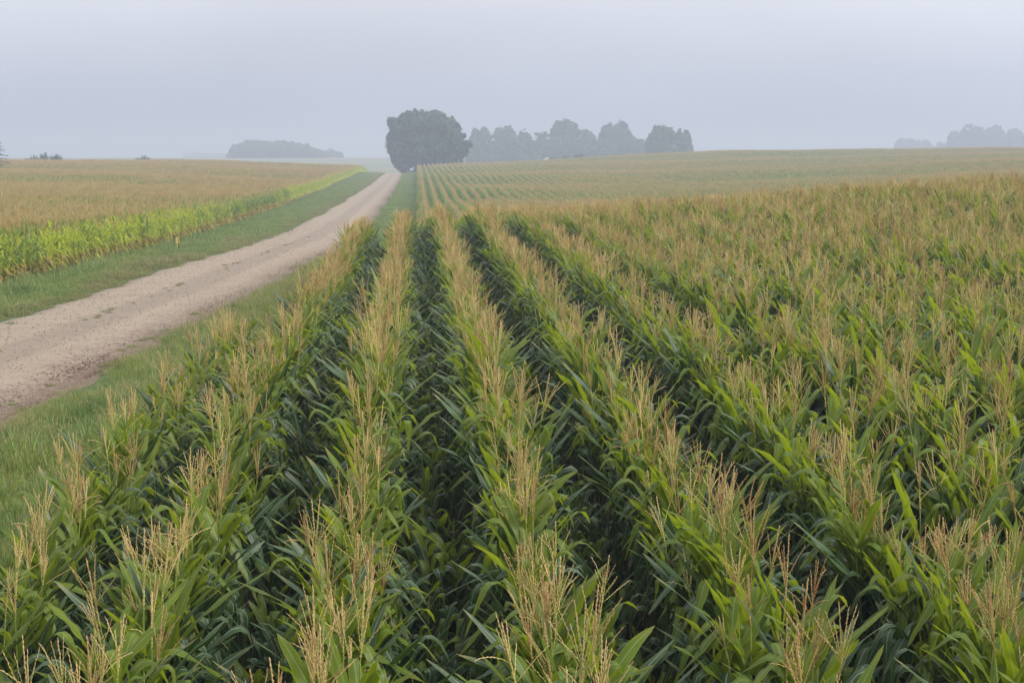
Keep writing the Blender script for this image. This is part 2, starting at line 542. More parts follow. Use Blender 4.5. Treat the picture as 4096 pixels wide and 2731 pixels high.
LIB = bpy.data.collections.new('plant_library')       # unlinked: only read by the scatter of the far crop
lib_n = 0
def lib_add(me):
    global lib_n
    o = bpy.data.objects.new('variant_%03d' % lib_n, me)
    LIB.objects.link(o); lib_n += 1
    return lib_n - 1


NM, NL = 14, 6
male_mb = [corn(100 + i) for i in range(NM)]
low_mb = [corn(300 + i, .98, 'low') for i in range(NL)]
ID_male = [lib_add(b.mesh('corn_male', CORN)) for b in male_mb]
ID_low = [lib_add(b.mesh('corn_low', CORN)) for b in low_mb]
ID_mid = [lib_add(corn(500 + i, lod=1, thick=1.25).mesh('corn_mid', CORN)) for i in range(12)]
ID_lowmid = [lib_add(corn(600 + i, 1.0, 'low', lod=1).mesh('corn_lowmid', CORN)) for i in range(6)]
ID_edgegreen = [lib_add(corn(6 * (130 + i), 1.9, 'edge', lod=1, thick=1.3).mesh('corn_edge_green', CORN)) for i in range(6)]
ID_edge = [lib_add(corn(700 + i, 1.9, 'edge', lod=1, thick=1.3).mesh('corn_edge', CORN)) for i in range(12)]


def segment(seed, kind, length=3.0, pitch=.17, thick=1.7, lod=2, h=1.95):
    mb = MB(); r = random.Random(seed)
    for k in range(int(length / pitch)):
        p = corn(seed * 50 + k, h, kind, lod, thick)
        M = Matrix.Translation((r.gauss(0, .08), (k + .5) * pitch - length / 2 + r.uniform(-.05, .05), 0)) @ Matrix.Rotation(r.gauss(0, .25) + (math.pi if (kind != 'edge' and r.random() < .5) else 0), 4, 'Z')
        mb.merge(p, M)
    return mb


ID_seg = [lib_add(segment(20 + i, 'male').mesh('row_far', CORN)) for i in range(6)]
def mixed_segment(seed, frac):
    mb = MB(); r = random.Random(seed)
    for k in range(17):
        p = corn(seed * 50 + k, 1.9, 'male' if r.random() < frac else 'low', 2, 1.9) if r.random() < .5 else corn(seed * 50 + k, 1.9, 'male' if r.random() < frac else 'low', 2, 1.6)
        mb.merge(p, Matrix.Translation((r.gauss(0, .12), (k + .5) * .176 - 1.5, 0)) @ Matrix.Rotation(r.uniform(0, 6.28), 4, 'Z'))
    return mb


ID_segmix = [lib_add(mixed_segment(60 + i, .35).mesh('row_mixed', CORN)) for i in range(4)]
ID_seglow = [lib_add(segment(30 + i, 'low', h=1.2).mesh('row_low', CORN)) for i in range(3)]
ID_segedge = [lib_add(segment(40 + i, 'edge').mesh('row_edge', CORN)) for i in range(4)]

# ------------------------------------------------------------------ scatter (one stuff object)
def scatter(name, X, Y, Z, vid, rot, scl, coll, mats=()):
    me = bpy.data.meshes.new(name)
    n = len(X)
    me.vertices.add(n)
    me.vertices.foreach_set('co', np.stack([X, Y, Z], 1).astype(np.float32).ravel())
    a = me.attributes.new('vid', 'INT', 'POINT'); a.data.foreach_set('value', np.asarray(vid, np.int32))
    a = me.attributes.new('rot', 'FLOAT_VECTOR', 'POINT'); a.data.foreach_set('vector', np.asarray(rot, np.float32).ravel())
    a = me.attributes.new('scl', 'FLOAT_VECTOR', 'POINT')
    s = np.asarray(scl, np.float32)
    if s.ndim == 1: s = np.repeat(s[:, None], 3, 1)
    a.data.foreach_set('vector', s.ravel())
    for m in mats: me.materials.append(m)
    o = link(name, me)
    ng = bpy.data.node_groups.new(name + '_scatter', 'GeometryNodeTree')
    ng.interface.new_socket('Geometry', in_out='INPUT', socket_type='NodeSocketGeometry')
    ng.interface.new_socket('Geometry', in_out='OUTPUT', socket_type='NodeSocketGeometry')
    gi = ng.nodes.new('NodeGroupInput'); go = ng.nodes.new('NodeGroupOutput')
    ip = ng.nodes.new('GeometryNodeInstanceOnPoints')
    ci = ng.nodes.new('GeometryNodeCollectionInfo')
    ci.inputs['Collection'].default_value = coll
    ci.inputs['Separate Children'].default_value = True
    ci.inputs['Reset Children'].default_value = True
    ip.inputs['Pick Instance'].default_value = True
    def attr(nm, dt):
        q = ng.nodes.new('GeometryNodeInputNamedAttribute'); q.data_type = dt
        q.inputs['Name'].default_value = nm
        return q.outputs['Attribute']
    ng.links.new(gi.outputs[0], ip.inputs['Points'])
    ng.links.new(ci.outputs[0], ip.inputs['Instance'])
    ng.links.new(attr('vid', 'INT'), ip.inputs['Instance Index'])
    ng.links.new(attr('rot', 'FLOAT_VECTOR'), ip.inputs['Rotation'])
    ng.links.new(attr('scl', 'FLOAT_VECTOR'), ip.inputs['Scale'])
    ng.links.new(ip.outputs[0], go.inputs[0])
    md = o.modifiers.new('scatter', 'NODES'); md.node_group = ng
    return o


def view(x, y, z):
    """pixel position (2352 wide) used only to decide what is in view"""
    x = np.asarray(x, float); y = np.asarray(y, float); z = np.asarray(z, float) - ZC
    c, s = math.cos(R(YAW)), math.sin(R(YAW))
    xr = x * c - y * s; d = x * s + y * c
    cp, sp = math.cos(R(PITCH)), math.sin(R(PITCH))
    dep = d * cp - z * sp; up = d * sp + z * cp
    dep = np.where(dep < .1, .1, dep)
    return 1176 + xr / dep * 3267, 784 - up / dep * 3267, dep


# ------------------------------------------------------------------ the right-hand field: plant list
S = 1.52
P = []                                                    # x, y, kind(0 male,1 low), row index
for k in range(-3, 24):
    xr = .94 + S * k
    if k == -3: xr += .22
    y1 = 66.0
    if k == -3: y1 = 27
    if k == -2: y1 = 60
    y = 5.2
    while y < y1:
        y += .125 * random.uniform(.6, 1.4)
        if random.random() < .035: y += .2
        x = xr + random.gauss(0, .07)
        if xr > .5 * y + 5: continue
        if k == -3 and random.random() < .12: continue
        P.append((x, y, 0, k))
    if k == -3: continue
    y = 5.2
    xl = xr + S / 2 - (S if k == -2 else 0) * 0
    while y < 60:
        y += .20 * random.uniform(.7, 1.3)
        if xr > .5 * y + 5: continue
        P.append((xl + random.gauss(0, .16), y, 0 if random.random() < (.55 * max(0, min(1, (26 - y) / 10)) if k >= 2 else 0) + (.25 if k >= 4 else (.1 if k == 3 else 0)) else 1, k))
P = np.array(P)
PZ = hgt(P[:, 0], P[:, 1]) - .03
u_, v_, dep_ = view(P[:, 0], P[:, 1], PZ + np.where(P[:, 2] == 0, 2.1, 1.3))
vis = (u_ > -60) & (u_ < 2412) & (v_ < 1590)
score = np.where(vis, dep_ * np.where(P[:, 2] == 0, 1.0, 1.55), 1e9)
order = np.argsort(score)
NEAR = order[:300]
near_set = set(NEAR.tolist())

ROWNAME = {-3: 'outermost row beside the grass verge', -2: 'second row left of the dark central gap',
           -1: 'row on the left of the dark central gap', 0: 'row on the right of the dark central gap',
           1: 'second row right of the dark central gap', 2: 'third row right of the dark central gap',
           3: 'fourth row right of the dark central gap', 4: 'fifth row right of the dark central gap'}
GAPNAME = {-3: 'beside the outermost row', -2: 'in the gap left of the dark central one', -1: 'deep in the dark central gap',
           0: 'in the first gap right of the central one', 1: 'in the second gap right of the central one',
           2: 'in the third gap right of the central one', 3: 'in the fourth gap right of the central one', 4: 'in the fifth gap right of the central one'}

proto_m = [(b.only(STALK).mesh('stalk', [M_stalk]), b, b.only(TAS).mesh('tassel', [M_tassel]) if TAS in b.m else None) for b in male_mb]


def foliage_mesh(b):
    V = np.concatenate(b.v); o = MB(); k = 0; used = {}; nv = []
    slot = {LEAF: 0, UP: 1}
    for f, m, sm in zip(b.f, b.m, b.sm):
        uvs = b.uv[k:k + len(f)]; k += len(f)
        if m not in slot: continue
        g = []
        for i in f:
            if i not in used:
                used[i] = len(nv); nv.append(V[i])
            g.append(used[i])
        o.f.append(g); o.m.append(slot[m]); o.sm.append(sm); o.uv.extend(uvs)
    o.v = [np.array(nv)]; o.n = len(nv)
    return o.mesh('foliage', [M_leaf, M_leaf_up])


proto_m = [(a, foliage_mesh(b), c) for a, b, c in proto_m]
proto_l = [(b.only(STALK).mesh('stalk', [M_stalk]), foliage_mesh(b), None) for b in low_mb]
ROTP = {}
for i in NEAR:
    x, y, kd, k = P[i]; k = int(k)
    if kd == 0:
        j = random.randrange(NM); pm = proto_m[j]
        lab = ('close tan-tasselled corn plant, ' if pm[2] else 'close tall corn plant lacking a tassel, ') + ROWNAME[k]
        root = empty('corn_plant', (x, y, PZ[i]), lab, 'corn plant', 'corn plants standing nearest the camera')
    else:
        j = random.randrange(NL); pm = proto_l[j]
        lab = 'close low corn plant without tassel ' + GAPNAME[k]
        root = empty('corn_plant', (x, y, PZ[i]), lab, 'corn plant', 'corn plants standing nearest the camera')
    root.rotation_euler = (random.gauss(0, .05), random.gauss(0, .05), random.gauss(0, .3) + random.choice((0, math.pi)))
    s = random.uniform(.88, 1.09)
    if k == -3: s *= .94
    if k >= 1 and kd == 1: s *= 1.0 + .13 * min(k, 3)
    root.scale = (s, s, s)
    for nm, me in zip(('stalk', 'foliage', 'tassel'), pm):
        if me is not None: link(nm, me, root)

rest = np.array([i for i in range(len(P)) if i not in near_set])
X = P[rest, 0]; Y = P[rest, 1]; Z = PZ[rest]
kd = P[rest, 2]; kk = P[rest, 3]
near_l = Y < 30
pick = lambda ids, n: rng.choice(np.array(ids), n)
n = len(rest)
vid = np.where(kd == 0, np.where(near_l, pick(ID_male, n), pick(ID_mid, n)), np.where(near_l, pick(ID_low, n), pick(ID_lowmid, n)))
rot = np.stack([rng.normal(0, .05, n), rng.normal(0, .05, n), rng.normal(0, .3, n) + rng.choice([0, math.pi], n)], 1)
sc_ = rng.uniform(.88, 1.09, n) * np.where(kk == -3, .94, 1) * np.where((kd == 1) & (kk >= 1), 1 + .13 * np.minimum(kk, 3) * (Y < 26), 1) * (1 + .05 * np.sin(X * .9 + Y * .23) * np.sin(Y * .11 + 2))
# far part: row segments
fx, fy, fv = [], [], []
for k in range(0, 190):
    xr = .94 + S * k
    y = 60.0 if k > -3 else 64
    while y < 545:
        if k == 0 and 60 < y < 150 and False: pass
        u, v, d = view(xr, y, ZC)
        if u < 2500:
            fx.append(xr + random.gauss(0, .02)); fy.append(y); fv.append(random.choice(ID_segmix if (math.sin(xr * .05 + y * .03) * math.sin(y * .05 - xr * .021) + random.gauss(0, .3)) > .40 else ID_seg))
            if y < 300 or random.random() < .6:
                fx.append(xr + S / 2); fy.append(y + 1); fv.append(random.choice(ID_seglow))
        y += 3.0
y = 62.0
while y < 540:                                          # leafy green outside row along the verge
    fx.append(.42 + random.gauss(0, .16)); fy.append(y + random.uniform(-.5, .5)); fv.append(random.choice(ID_seglow + ID_segmix)); y += 2.4
fx = np.array(fx); fy = np.array(fy)
fz = hgt(fx, fy) - .03
slope = (hgt(fx, fy + 1.5) - hgt(fx, fy - 1.5)) / 3
m = len(fx)
frot = np.stack([np.arctan(slope), np.zeros(m), rng.choice([0, math.pi], m)], 1)
frot[:, 0] *= np.where(frot[:, 2] > 1, -1, 1)
fs = rng.uniform(.94, 1.06, m) * (1 + .05 * np.sin(fx * .13) * np.sin(fy * .09))
o = scatter('corn_field', np.concatenate([X, fx]), np.concatenate([Y, fy]), np.concatenate([Z, fz]),
            np.concatenate([vid, fv]), np.concatenate([rot, frot]), np.concatenate([sc_, fs]), LIB)
tag(o, 'large field of tasselled corn in rows right of the gravel road, rolling to the horizon', 'corn field', kind='stuff')

# ------------------------------------------------------------------ the left-hand field
lx, ly, lv, lr, ls = [], [], [], [], []
def put(x, y, v, rz, s=1.0):
    lx.append(x); ly.append(y); lv.append(v); lr.append(rz); ls.append(s)
y = 40.0
while y < 200:
    y += .14 * random.uniform(.75, 1.25)
    e0 = float(LEDGE(y))
    for r_ in range(4 if y < 100 and random.random() < .7 else 2):
        put(e0 - .15 - r_ * .7 + random.gauss(0, .13), y + random.uniform(-.05, .05), random.choice(ID_edgegreen if abs(y - 158 + random.gauss(0, 16)) < 30 or random.random() < .15 else ID_edge), random.gauss(0, .35), random.uniform(.82, 1.08) * (.92 if r_ == 0 else 1.0))
y = 200.0
while y < 520:
    e0 = float(LEDGE(y))
    put(e0 - .2, y, random.choice(ID_segedge), 0, .95); put(e0 - .9, y, random.choice(ID_segedge), 0, 1)
    y += 2.6
r_ = 2
while r_ < 190:
    y = 40.0
    while y < 520:
        e0 = float(LEDGE(y)); x = e0 - r_ * .76
        u, v, d = view(x, y, ZC)
        if u > -160 and d > 20:
            if y < 95 and r_ < 12:
                for q in range(17):
                    put(x + random.gauss(0, .1), y + q * .176 - 1.5 + random.uniform(-.05, .05), random.choice(ID_mid), random.gauss(0, .4), random.uniform(.93, 1.07))
            else:
                g = math.sin(r_ * .37 + y * .045) * math.sin(y * .09 + r_ * .11)
                put(x, y, random.choice(ID_segmix if (math.sin(x * .07 + y * .025) * math.sin(y * .06 - x * .03) + random.gauss(0, .3)) > .32 else ID_seg), random.choice((0, math.pi)), random.uniform(.95, 1.05) + (.03 * g))
        y += 3.0
    r_ += 1
lx = np.array(lx); ly = np.array(ly); lz = hgt(lx, ly) - .03
nL = len(lx)
lrot = np.stack([np.zeros(nL), np.zeros(nL), np.array(lr)], 1)
o = scatter('corn_field', lx, ly, lz, np.array(lv), lrot, np.array(ls), LIB)
tag(o, 'tan tasselled corn field left of the gravel road with a yellow-green front edge', 'corn field', kind='stuff')

# ------------------------------------------------------------------ ground
ys = np.concatenate([np.arange(-60, 0, 6), np.arange(0, 70, 1.0), np.arange(70, 160, 2.5), np.arange(160, 620, 6), np.arange(620, 1400, 25), np.arange(1400, 3601, 110)])
xs = np.concatenate([-np.geomspace(2200, 60, 26), np.arange(-56, -24, 4), np.arange(-24, 14, .5), np.arange(14, 60, 2), np.geomspace(62, 2200, 40)])
GX, GY = np.meshgrid(xs, ys)
GZ = hgt(GX.ravel(), GY.ravel())
gxf, gyf = GX.ravel(), GY.ravel()
cR = road_c(gyf)
inroad = np.clip(1 - np.abs(np.abs(gxf - cR)) / (ROADW + .4), 0, 1) > 0
GZ = GZ - np.where(np.abs(gxf - cR) < ROADW - .45, .10, 0)
mb = MB(); nx = len(xs); ny = len(ys)
idx = np.arange(nx * ny).reshape(ny, nx)
faces = np.stack([idx[:-1, :-1], idx[:-1, 1:], idx[1:, 1:], idx[1:, :-1]], -1).reshape(-1, 4)
mb.v = [np.stack([gxf, gyf, GZ], 1)]; mb.n = nx * ny
mb.f = faces.tolist(); mb.m = [0] * len(faces); mb.sm = [True] * len(faces); mb.uv = [(0, 0)] * (4 * len(faces))
# ground cover kind per vertex: 0 field soil, 1 grass verge, .5 distant pasture
rightedge = np.where(gyf < 50, -2.9, -1.0)
cover = np.where((gxf > LEDGE(gyf) + .3) & (gxf < rightedge + .4), 1.0, 0.0)
cover = np.where(gyf > 560, .5, cover)
cover = np.where((gxf > rightedge) & (gyf > 525), .5, cover)

m_, t, o_ = new_mat('ground_soil_and_grass')
at = N(t, 'ShaderNodeAttribute'); at.attribute_name = 'cover'
g = N(t, 'ShaderNodeNewGeometry')
n1 = noise(t, g.outputs['Position'], .5, 5); n2 = noise(t, g.outputs['Position'], 9, 4)
soil = mixc(t, maprange(t, n2, .3, .7), (.030, .022, .015), (.06, .043, .03))
grs = mixc(t, maprange(t, n1, .35, .65), (.035, .075, .02), (.075, .11, .03))
grs = mixc(t, maprange(t, n2, .3, .7, 0, .5), grs, (.02, .04, .012))
mpf = N(t, 'ShaderNodeMapping'); mpf.inputs['Scale'].default_value = (.004, .012, 1)
t.links.new(g.outputs['Position'], mpf.inputs[0])
nf = noise(t, mpf.outputs[0], 1.0, 3)
far = mixc(t, maprange(t, nf, .4, .6), (.09, .13, .045), (.20, .17, .08))
c = mixc(t, maprange(t, at.outputs['Fac'], 0, .5), soil, far)
c = mixc(t, maprange(t, at.outputs['Fac'], .5, 1), c, grs)
b = N(t, 'ShaderNodeBsdfPrincipled', i_Roughness=.95)
t.links.new(c, b.inputs['Base Color'])
bp = N(t, 'ShaderNodeBump', i_Strength=.6, i_Distance=.05); t.links.new(n2, bp.inputs['Height']); t.links.new(bp.outputs[0], b.inputs['Normal'])
t.links.new(b.outputs[0], o_.inputs[0])
me = mb.mesh('ground', [m_])
at_ = me.attributes.new('cover', 'FLOAT', 'POINT'); at_.data.foreach_set('value', cover.astype(np.float32))
tag(link('ground', me), kind='structure')

# ------------------------------------------------------------------ gravel road
ry = np.concatenate([np.arange(-40, 90, .5), np.arange(90, 200, 1.5), np.arange(200, 620, 4)])
cu = np.array([-1.08, -1, -.9, -.72, -.5, -.25, 0, .25, .5, .72, .9, 1, 1.08])
RX, RYY, RZ, RU = [], [], [], []
for y in ry:
    c0 = float(road_c(y)); wl = float(rwidth(y, 1)); wr = float(rwidth(y, 2))
    for q in cu:
        x = c0 + q * (wl if q < 0 else wr)
        rut = -.018 * (math.exp(-((abs(q) - .33) / .12)**2) + math.exp(-((abs(q) - .72) / .12)**2))
        RX.append(x); RYY.append(y); RU.append((q, y))
        RZ.append(.07 * (1 - q * q) + .035 + rut - (.12 if abs(q) > 1.04 else 0) - (.01 if abs(q) == 1 else 0))
RX = np.array(RX); RYY = np.array(RYY)
RZ = hgt(RX, RYY) + np.array(RZ)
k = len(cu); idx = np.arange(len(RX)).reshape(-1, k)
faces = np.stack([idx[:-1, :-1], idx[:-1, 1:], idx[1:, 1:], idx[1:, :-1]], -1).reshape(-1, 4)
mb = MB(); mb.v = [np.stack([RX, RYY, RZ], 1)]; mb.n = len(RX)
mb.f = faces.tolist(); mb.m = [0] * len(faces); mb.sm = [True] * len(faces)
RU = np.array(RU); mb.uv = [tuple(u) for u in RU[faces.ravel()]]
m_, t, o_ = new_mat('gravel_road')
uv = N(t, 'ShaderNodeUVMap'); g = N(t, 'ShaderNodeNewGeometry')
sp = N(t, 'ShaderNodeSeparateXYZ'); t.links.new(uv.outputs[0], sp.inputs[0])
nA = noise(t, g.outputs['Position'], 22, 5, .7); nB = noise(t, g.outputs['Position'], .8, 4); nC = noise(t, g.outputs['Position'], 5, 5, .7)
base = mixc(t, maprange(t, nB, .3, .7), (.195, .146, .096), (.27, .21, .148))
base = mixc(t, maprange(t, nA, .45, .72, 0, .75), base, (.33, .27, .225))
base = mixc(t, maprange(t, nA, .44, .30, 0, .7), base, (.12, .085, .068))
# stones
vo = N(t, 'ShaderNodeTexVoronoi'); vo.inputs['Scale'].default_value = 26; t.links.new(g.outputs['Position'], vo.inputs['Vector'])
vs = N(t, 'ShaderNodeSeparateColor'); t.links.new(vo.outputs['Color'], vs.inputs[0])
stc = N(t, 'ShaderNodeMath', operation='MULTIPLY'); t.links.new(maprange(t, vs.outputs[0], .84, .9), stc.inputs[0]); t.links.new(maprange(t, vo.outputs['Distance'], .45, .3), stc.inputs[1])
stcol = mixc(t, vs.outputs[1], (.13, .105, .09), (.42, .36, .30))
base = mixc(t, stc.outputs[0], base, stcol)
# loose wheel tracks, lighter and smoother
mpt = N(t, 'ShaderNodeMapping'); mpt.inputs['Scale'].default_value = (7, .10, 1); t.links.new(uv.outputs[0], mpt.inputs[0])
nT = noise(t, mpt.outputs[0], 1.0, 3)
base = mixc(t, maprange(t, nT, .35, .65, 0, .75), base, (.265, .212, .16))
aq = N(t, 'ShaderNodeMath', operation='ABSOLUTE'); t.links.new(sp.outputs['X'], aq.inputs[0])
cq = maprange(t, aq.outputs[0], .16, .30, .6, 0)
base = mixc(t, cq, base, mixc(t, maprange(t, nC, .35, .65), (.12, .092, .068), (.23, .185, .145)))
eq = maprange(t, aq.outputs[0], .80, .98, 0, .55)
base = mixc(t, eq, base, mixc(t, maprange(t, nC, .35, .65), (.11, .085, .06), (.21, .165, .13)))
# brown soil dragged along the right edge
ed = N(t, 'ShaderNodeMath', operation='MULTIPLY_ADD'); t.links.new(maprange(t, nC, .3, .7, -.5, .5), ed.inputs[0]); ed.inputs[1].default_value = .75
t.links.new(sp.outputs['X'], ed.inputs[2])
base = mixc(t, maprange(t, ed.outputs[0], .46, .92, 0, .9), base, (.115, .072, .052))
b = N(t, 'ShaderNodeBsdfPrincipled', i_Roughness=.95)
t.links.new(base, b.inputs['Base Color'])
bp = N(t, 'ShaderNodeBump', i_Strength=.5, i_Distance=.015); t.links.new(nA, bp.inputs['Height']); t.links.new(bp.outputs[0], b.inputs['Normal'])
t.links.new(b.outputs[0], o_.inputs[0])
M_road = m_
tag(link('road', mb.mesh('road', [m_])), kind='structure')

# ------------------------------------------------------------------ grass verges, weeds, clods, stones
def grass_mat(name, a, b_, c_, scale=.55):
    m, t, o = new_mat(name)
    g = N(t, 'ShaderNodeNewGeometry'); oi = N(t, 'ShaderNodeObjectInfo')
    n1 = noise(t, g.outputs['Position'], scale, 4); n2 = noise(t, g.outputs['Position'], 6, 2)
    c = mixc(t, maprange(t, n1, .38, .62), a, b_)
    f = N(t, 'ShaderNodeMath', operation='MULTIPLY'); t.links.new(oi.outputs['Random'], f.inputs[0]); t.links.new(maprange(t, n2, .35, .65), f.inputs[1])
    c = mixc(t, f.outputs[0], c, c_)
    b = N(t, 'ShaderNodeBsdfPrincipled', i_Roughness=.5)
    t.links.new(c, b.inputs['Base Color'])
    tr = N(t, 'ShaderNodeBsdfTranslucent'); t.links.new(c, tr.inputs[0])
    ms = N(t, 'ShaderNodeMixShader'); ms.inputs[0].default_value = .3
    t.links.new(b.outputs[0], ms.inputs[1]); t.links.new(tr.outputs[0], ms.inputs[2]); t.links.new(ms.outputs[0], o.inputs[0])
    return m


M_grass = grass_mat('verge_grass', (.098, .20, .030), (.215, .29, .048), (.29, .31, .10))
M_weed = grass_mat('verge_weeds', (.16, .20, .05), (.22, .24, .065), (.26, .22, .08), .9)
M_seed = simple('seed_heads', (.30, .27, .11), .8)


def grass_patch(seed, n, size, h, w_, mat=0, seed_frac=0.0, droop=.6):
    r = random.Random(seed); mb = MB()
    for _ in range(n):
        x, y = r.gauss(0, size * .4), r.gauss(0, size * .4)
        a = r.uniform(0, 2 * math.pi); L = h * r.uniform(.55, 1.25); lean = r.uniform(.1, droop)
        k = 4
        V, F, U = [], [], []
        dx, dy = math.cos(a), math.sin(a)
        for i in range(k):
            t_ = i / (k - 1)
            ox = lean * L * t_**1.7
            z = L * (t_ - .32 * lean * t_**2.2)
            ww = w_ * (1 - t_)**.7 * .5 + .0004
            V += [(x + dx * ox - dy * ww, y + dy * ox + dx * ww, z), (x + dx * ox + dy * ww, y + dy * ox - dx * ww, z)]
            U += [(0, t_), (1, t_)]
        for i in range(k - 1): F.append((2 * i, 2 * i + 1, 2 * i + 3, 2 * i + 2))
        mb.add(V, F, mat, U)
        if r.random() < seed_frac:
            e_ = np.array(V[-1])
            tube(mb, [e_ + np.array([0, 0, -.02]), e_ + np.array([0, 0, .03]), e_ + np.array([.01, 0, .06])], [.002, .006, .001], 4, 2)
    return mb


GLIB = bpy.data.collections.new('grass_library')
gl = 0
def g_add(mb):
    global gl
    o = bpy.data.objects.new('variant_%03d' % gl, mb.mesh('tuft', [M_grass, M_weed, M_seed])); GLIB.objects.link(o); gl += 1
    return gl - 1


G_short = [g_add(grass_patch(1 + i, 130, .5, .20, .009)) for i in range(5)]
G_tall = [g_add(grass_patch(20 + i, 90, .4, .30, .011, 0, .05, .95)) for i in range(4)]
G_fox = [g_add(grass_patch(30 + i, 60, .35, .46, .007, 0, .75, .5)) for i in range(3)]
G_weed = [g_add(grass_patch(40 + i, 150, .5, .22, .014, 1, .06, .9)) for i in range(4)]
G_far = [g_add(grass_patch(60 + i, 150, .9, .22, .022)) for i in range(4)]
G_farw = [g_add(grass_patch(80 + i, 150, .9, .24, .024, 1, .05, .9)) for i in range(3)]
gx, gy, gv, gs = [], [], [], []
def gput(x, y, v, s): gx.append(x); gy.append(y); gv.append(v); gs.append(s)
def verge(x0, x1, ya, yb, dens, near, left):
    area = abs(x1 - x0) * (yb - ya)
    for _ in range(int(area * dens)):
        y = random.uniform(ya, yb); c0 = float(road_c(y))
        if left:
            xa, xb = float(LEDGE(y)) - .4, c0 - float(rwidth(y, 1)) + .02
        else:
            xa, xb = c0 + float(rwidth(y, 2)) - .05, (-2.6 if y < 52 else (-.2 if y < 60 else .35))
        x = random.uniform(xa, xb)
        d = (xb - x) if left else (x - xa)
        # ragged road edge
        if d < .35 and random.random() < .45: continue
        if left:
            weed = d < 1.5 + .5 * math.sin(y * .2) and random.random() < .85
        else:
            weed = d < .5 and random.random() < .3
        if weed: v = random.choice(G_weed if near else G_farw)
        elif near and not left and random.random() < .13: v = random.choice(G_fox)
        elif near: v = random.choice(G_tall if random.random() < (.35 if not left else .15) else G_short)
        else: v = random.choice(G_far)
        patch = .95 + .45 * math.sin(x * 1.3 + 1.7 * math.sin(y * .33)) * math.sin(y * .61 + x * .4)
        if near and random.random() < .05: patch *= 1.7
        gput(x, y, v, random.uniform(.6, 1.3) * patch * min(1, .45 + d * .45))
verge(-8.5, -2.6, 8, 60, 20, True, False)
verge(-5, .3, 60, 150, 6, False, False)
verge(-5, .3, 150, 470, 4.5, False, False)
verge(-17, -11, 40, 100, 16, True, True)
verge(-17, -11, 100, 480, 5, False, True)
# grass on the crown of the road and creeping in from the edges
for _ in range(150):
    y = 25 + 90 * random.random()**1.3
    if math.sin(y * .55) + random.gauss(0, .5) < .35: continue
    gput(float(road_c(y)) - .35 + random.gauss(0, .16), y, random.choice(G_weed), random.uniform(.18, .4))
for _ in range(420):
    y = random.uniform(10, 120); s_ = random.choice((1, 1, -1))
    gput(float(road_c(y)) + s_ * (float(rwidth(y, 2)) - abs(random.gauss(0, .32))), y, random.choice(G_weed + G_short), random.uniform(.2, .5))
gx = np.array(gx); gy = np.array(gy)
gz = hgt(gx, gy)
dr = np.abs(gx - road_c(gy))
gz = gz + np.where(dr < ROADW - .1, .035 + .07 * (1 - (dr / ROADW)**2), -.01)
ng_ = len(gx)
o = scatter('grass', gx, gy, gz, np.array(gv), np.stack([np.zeros(ng_), np.zeros(ng_), rng.uniform(0, 6.28, ng_)], 1), np.array(gs), GLIB)
tag(o, 'green grass and olive weeds on the verges along the gravel road', 'grass', kind='stuff')

# stones and soil clods as real lumps
def lump(seed, s, flat):
    r = random.Random(seed); mb = MB()
    n = 5; rings = 4
    V = [(0, 0, -s * flat * .3)]; F = []
    for i in range(1, rings):
        ph = math.pi * i / rings
        for j in range(n):
            a = 2 * math.pi * j / n + r.uniform(-.2, .2); q = s * r.uniform(.75, 1.2)
            V.append((q * math.sin(ph) * math.cos(a), q * math.sin(ph) * math.sin(a), -q * flat * math.cos(ph)))
    V.append((0, 0, s * flat))
    for j in range(n): F.append((0, 1 + (j + 1) % n, 1 + j))
    for i in range(rings - 2):
        for j in range(n):
            a = 1 + i * n + j; b = 1 + i * n + (j + 1) % n
            F.append((a, b, b + n, a + n))
    last = len(V) - 1; o0 = 1 + (rings - 2) * n
    for j in range(n): F.append((o0 + j, o0 + (j + 1) % n, last))
    mb.add(V, F, 0, smooth=False)
    return mb


M_clod = simple('brown_soil_clod', (.11, .064, .044), .95, .4, 30)
def stone_mat():
    m, t, o = new_mat('gravel_stone')
    oi = N(t, 'ShaderNodeObjectInfo')
    cr = N(t, 'ShaderNodeValToRGB'); t.links.new(oi.outputs['Random'], cr.inputs[0])
    e = cr.color_ramp.elements; e[0].color = (.15, .125, .105, 1); e[1].color = (.36, .30, .25, 1)
    q = e.new(.4); q.color = (.20, .14, .11, 1); q = e.new(.75); q.color = (.28, .225, .185, 1)
    b = N(t, 'ShaderNodeBsdfPrincipled', i_Roughness=.8); t.links.new(cr.outputs[0], b.inputs['Base Color']); t.links.new(b.outputs[0], o.inputs[0])
    return m
M_stone = stone_mat()
SLIB = bpy.data.collections.new('lump_library')
for i in range(4):
    SLIB.objects.link(bpy.data.objects.new('variant_%03d' % i, lump(i, .016, .7).mesh('stone', [M_stone])))
for i in range(4, 8):
    SLIB.objects.link(bpy.data.objects.new('variant_%03d' % i, lump(i, .05, .55).mesh('clod', [M_clod])))
def lumps(name, n, ids, fq, fy_, sa, sb, label, cat):
    y = fy_(n); q = fq(n)
    x = road_c(y) + q * ROADW
    z = hgt(x, y) + .07 * (1 - np.clip(np.abs(q), 0, 1)**2) + .04
    o = scatter(name, x, y, z, rng.choice(ids, n), rng.uniform(0, 6.28, (n, 3)) * np.array([.1, .1, 1]), rng.uniform(sa, sb, n), SLIB)
    tag(o, label, cat, kind='stuff')
lumps('gravel', 8000, [0, 1, 2, 3], lambda n: rng.uniform(-1, 1, n), lambda n: 26 + 110 * rng.random(n)**2.0, .4, 1.5, 'loose pinkish grey gravel stones strewn over the road', 'gravel')
def clod_y(n):
    y = 20 + 130 * rng.random(4 * n)**2.2
    keep = (np.sin(y * .9) + np.sin(y * .37 + 1) + rng.normal(0, .7, 4 * n)) > .3
    return y[keep][:n]
yy = clod_y(8500); n_ = len(yy)
